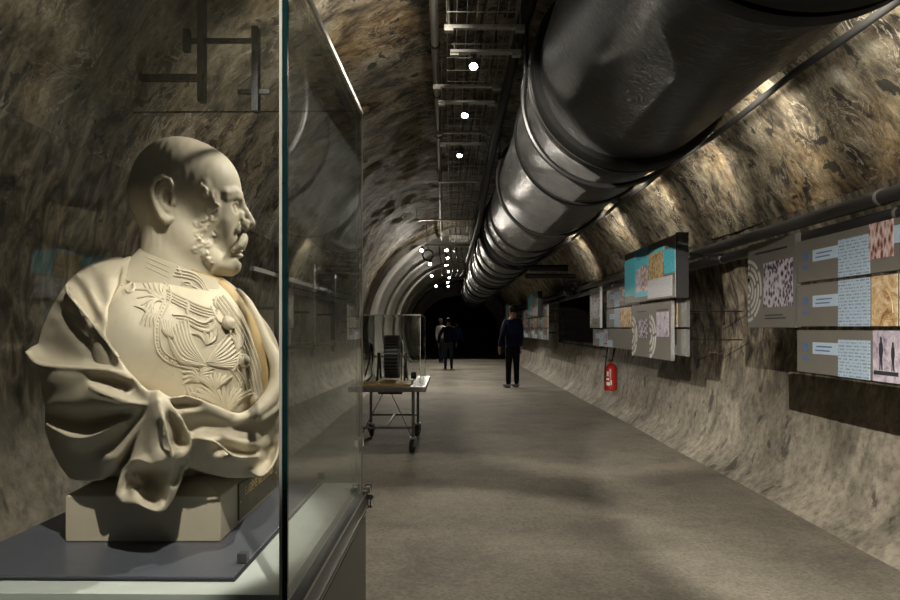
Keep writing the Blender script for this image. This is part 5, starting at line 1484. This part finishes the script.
# ---------------------------------------------------------------- socle and plaque
bx0, bx1, by0, by1 = -.816, -.487, 1.484, 1.93
z0, z1, z2 = BT+.0008, .944, .972
b = MB()
ix = .05
lo = [(bx0,by0),(bx1,by0),(bx1,by1),(bx0,by1)]
b.v = [(x,y,z0) for x, y in lo]+[(x,y,z1) for x, y in lo]+[(bx0+ix,by0+ix,z2),(bx1-ix,by0+ix,z2),(bx1-ix,by1-ix,z2),(bx0+ix,by1-ix,z2)]
b.f = [(0,3,2,1)]+[(i,(i+1)%4,4+(i+1)%4,4+i) for i in range(4)]+[(4+i,4+(i+1)%4,8+(i+1)%4,8+i) for i in range(4)]+[(8,9,10,11)]
so = b.build('socle', M['plaster'], bust, False, BASE)
bv = so.modifiers.new('bev', 'BEVEL'); bv.width = .0025; bv.segments = 2
def onR(px_): return bx1/((px_-450)/700)      # depth where the right face meets that column
pa, pb = onR(237.5), onR(275)
MB().box((bx1+.0004,pa,BT+.012),(bx1+.004,pb,BT+.095), .0008).build('plaque', M['brass'], bust, False, BASE)['label'] = 'tarnished brass plaque'
pc = (pa+pb)/2
for i, (tx, sz, dz) in enumerate((('EUGÈNE BELGRAND', .0285, .069),('INSPECTEUR GÉNÉRAL', .0115, .047),('DES PONTS ET CHAUSSÉES', .0115, .033))):
    if i == 0: text_obj('plaque_lettering', tx, sz, M['gold'], bust, Vector((bx1+.0044,pc,BT+dz))-BASE, (PI/2,0,PI/2), .0005)
b = MB()
for y in (pa+.008, pb-.008):
    for z in (BT+.053,): b = MB(); b.lathe([(0,0),(.003,0),(.0025,.0015),(0,.002)], (bx1+.004,y,z), (1,0,0), 10); b.build('plaque_screw', M['gold'], bust, False, BASE)
pass
# ------------------------------------------------------------------ camera and view
w = bpy.data.worlds.new('world'); scene.world = w; w.use_nodes = True
w.node_tree.nodes['Background'].inputs[0].default_value = (.010,.012,.016,1); w.node_tree.nodes['Background'].inputs[1].default_value = .3
cd = bpy.data.cameras.new('camera'); cam = bpy.data.objects.new('camera', cd); COL.objects.link(cam)
cd.sensor_width = 36; cd.lens = 700/900*36; cd.shift_y = 28/900; cd.clip_start = .02; cd.clip_end = 200
cam.location = (0, 0, CAMZ); cam.rotation_euler = (PI/2, 0, 0)
scene.camera = cam
scene.view_settings.view_transform = 'Standard'; scene.view_settings.look = 'None'
scene.view_settings.exposure = 0.12; scene.view_settings.gamma = 1; scene.view_settings.use_curve_mapping = False
scene.cycles.max_bounces = 8; scene.cycles.diffuse_bounces = 4; scene.cycles.glossy_bounces = 4; scene.cycles.transparent_max_bounces = 24
scene.cycles.use_denoising = True; scene.cycles.caustics_reflective = False; scene.cycles.caustics_refractive = False
scene.cycles.sample_clamp_indirect = 4
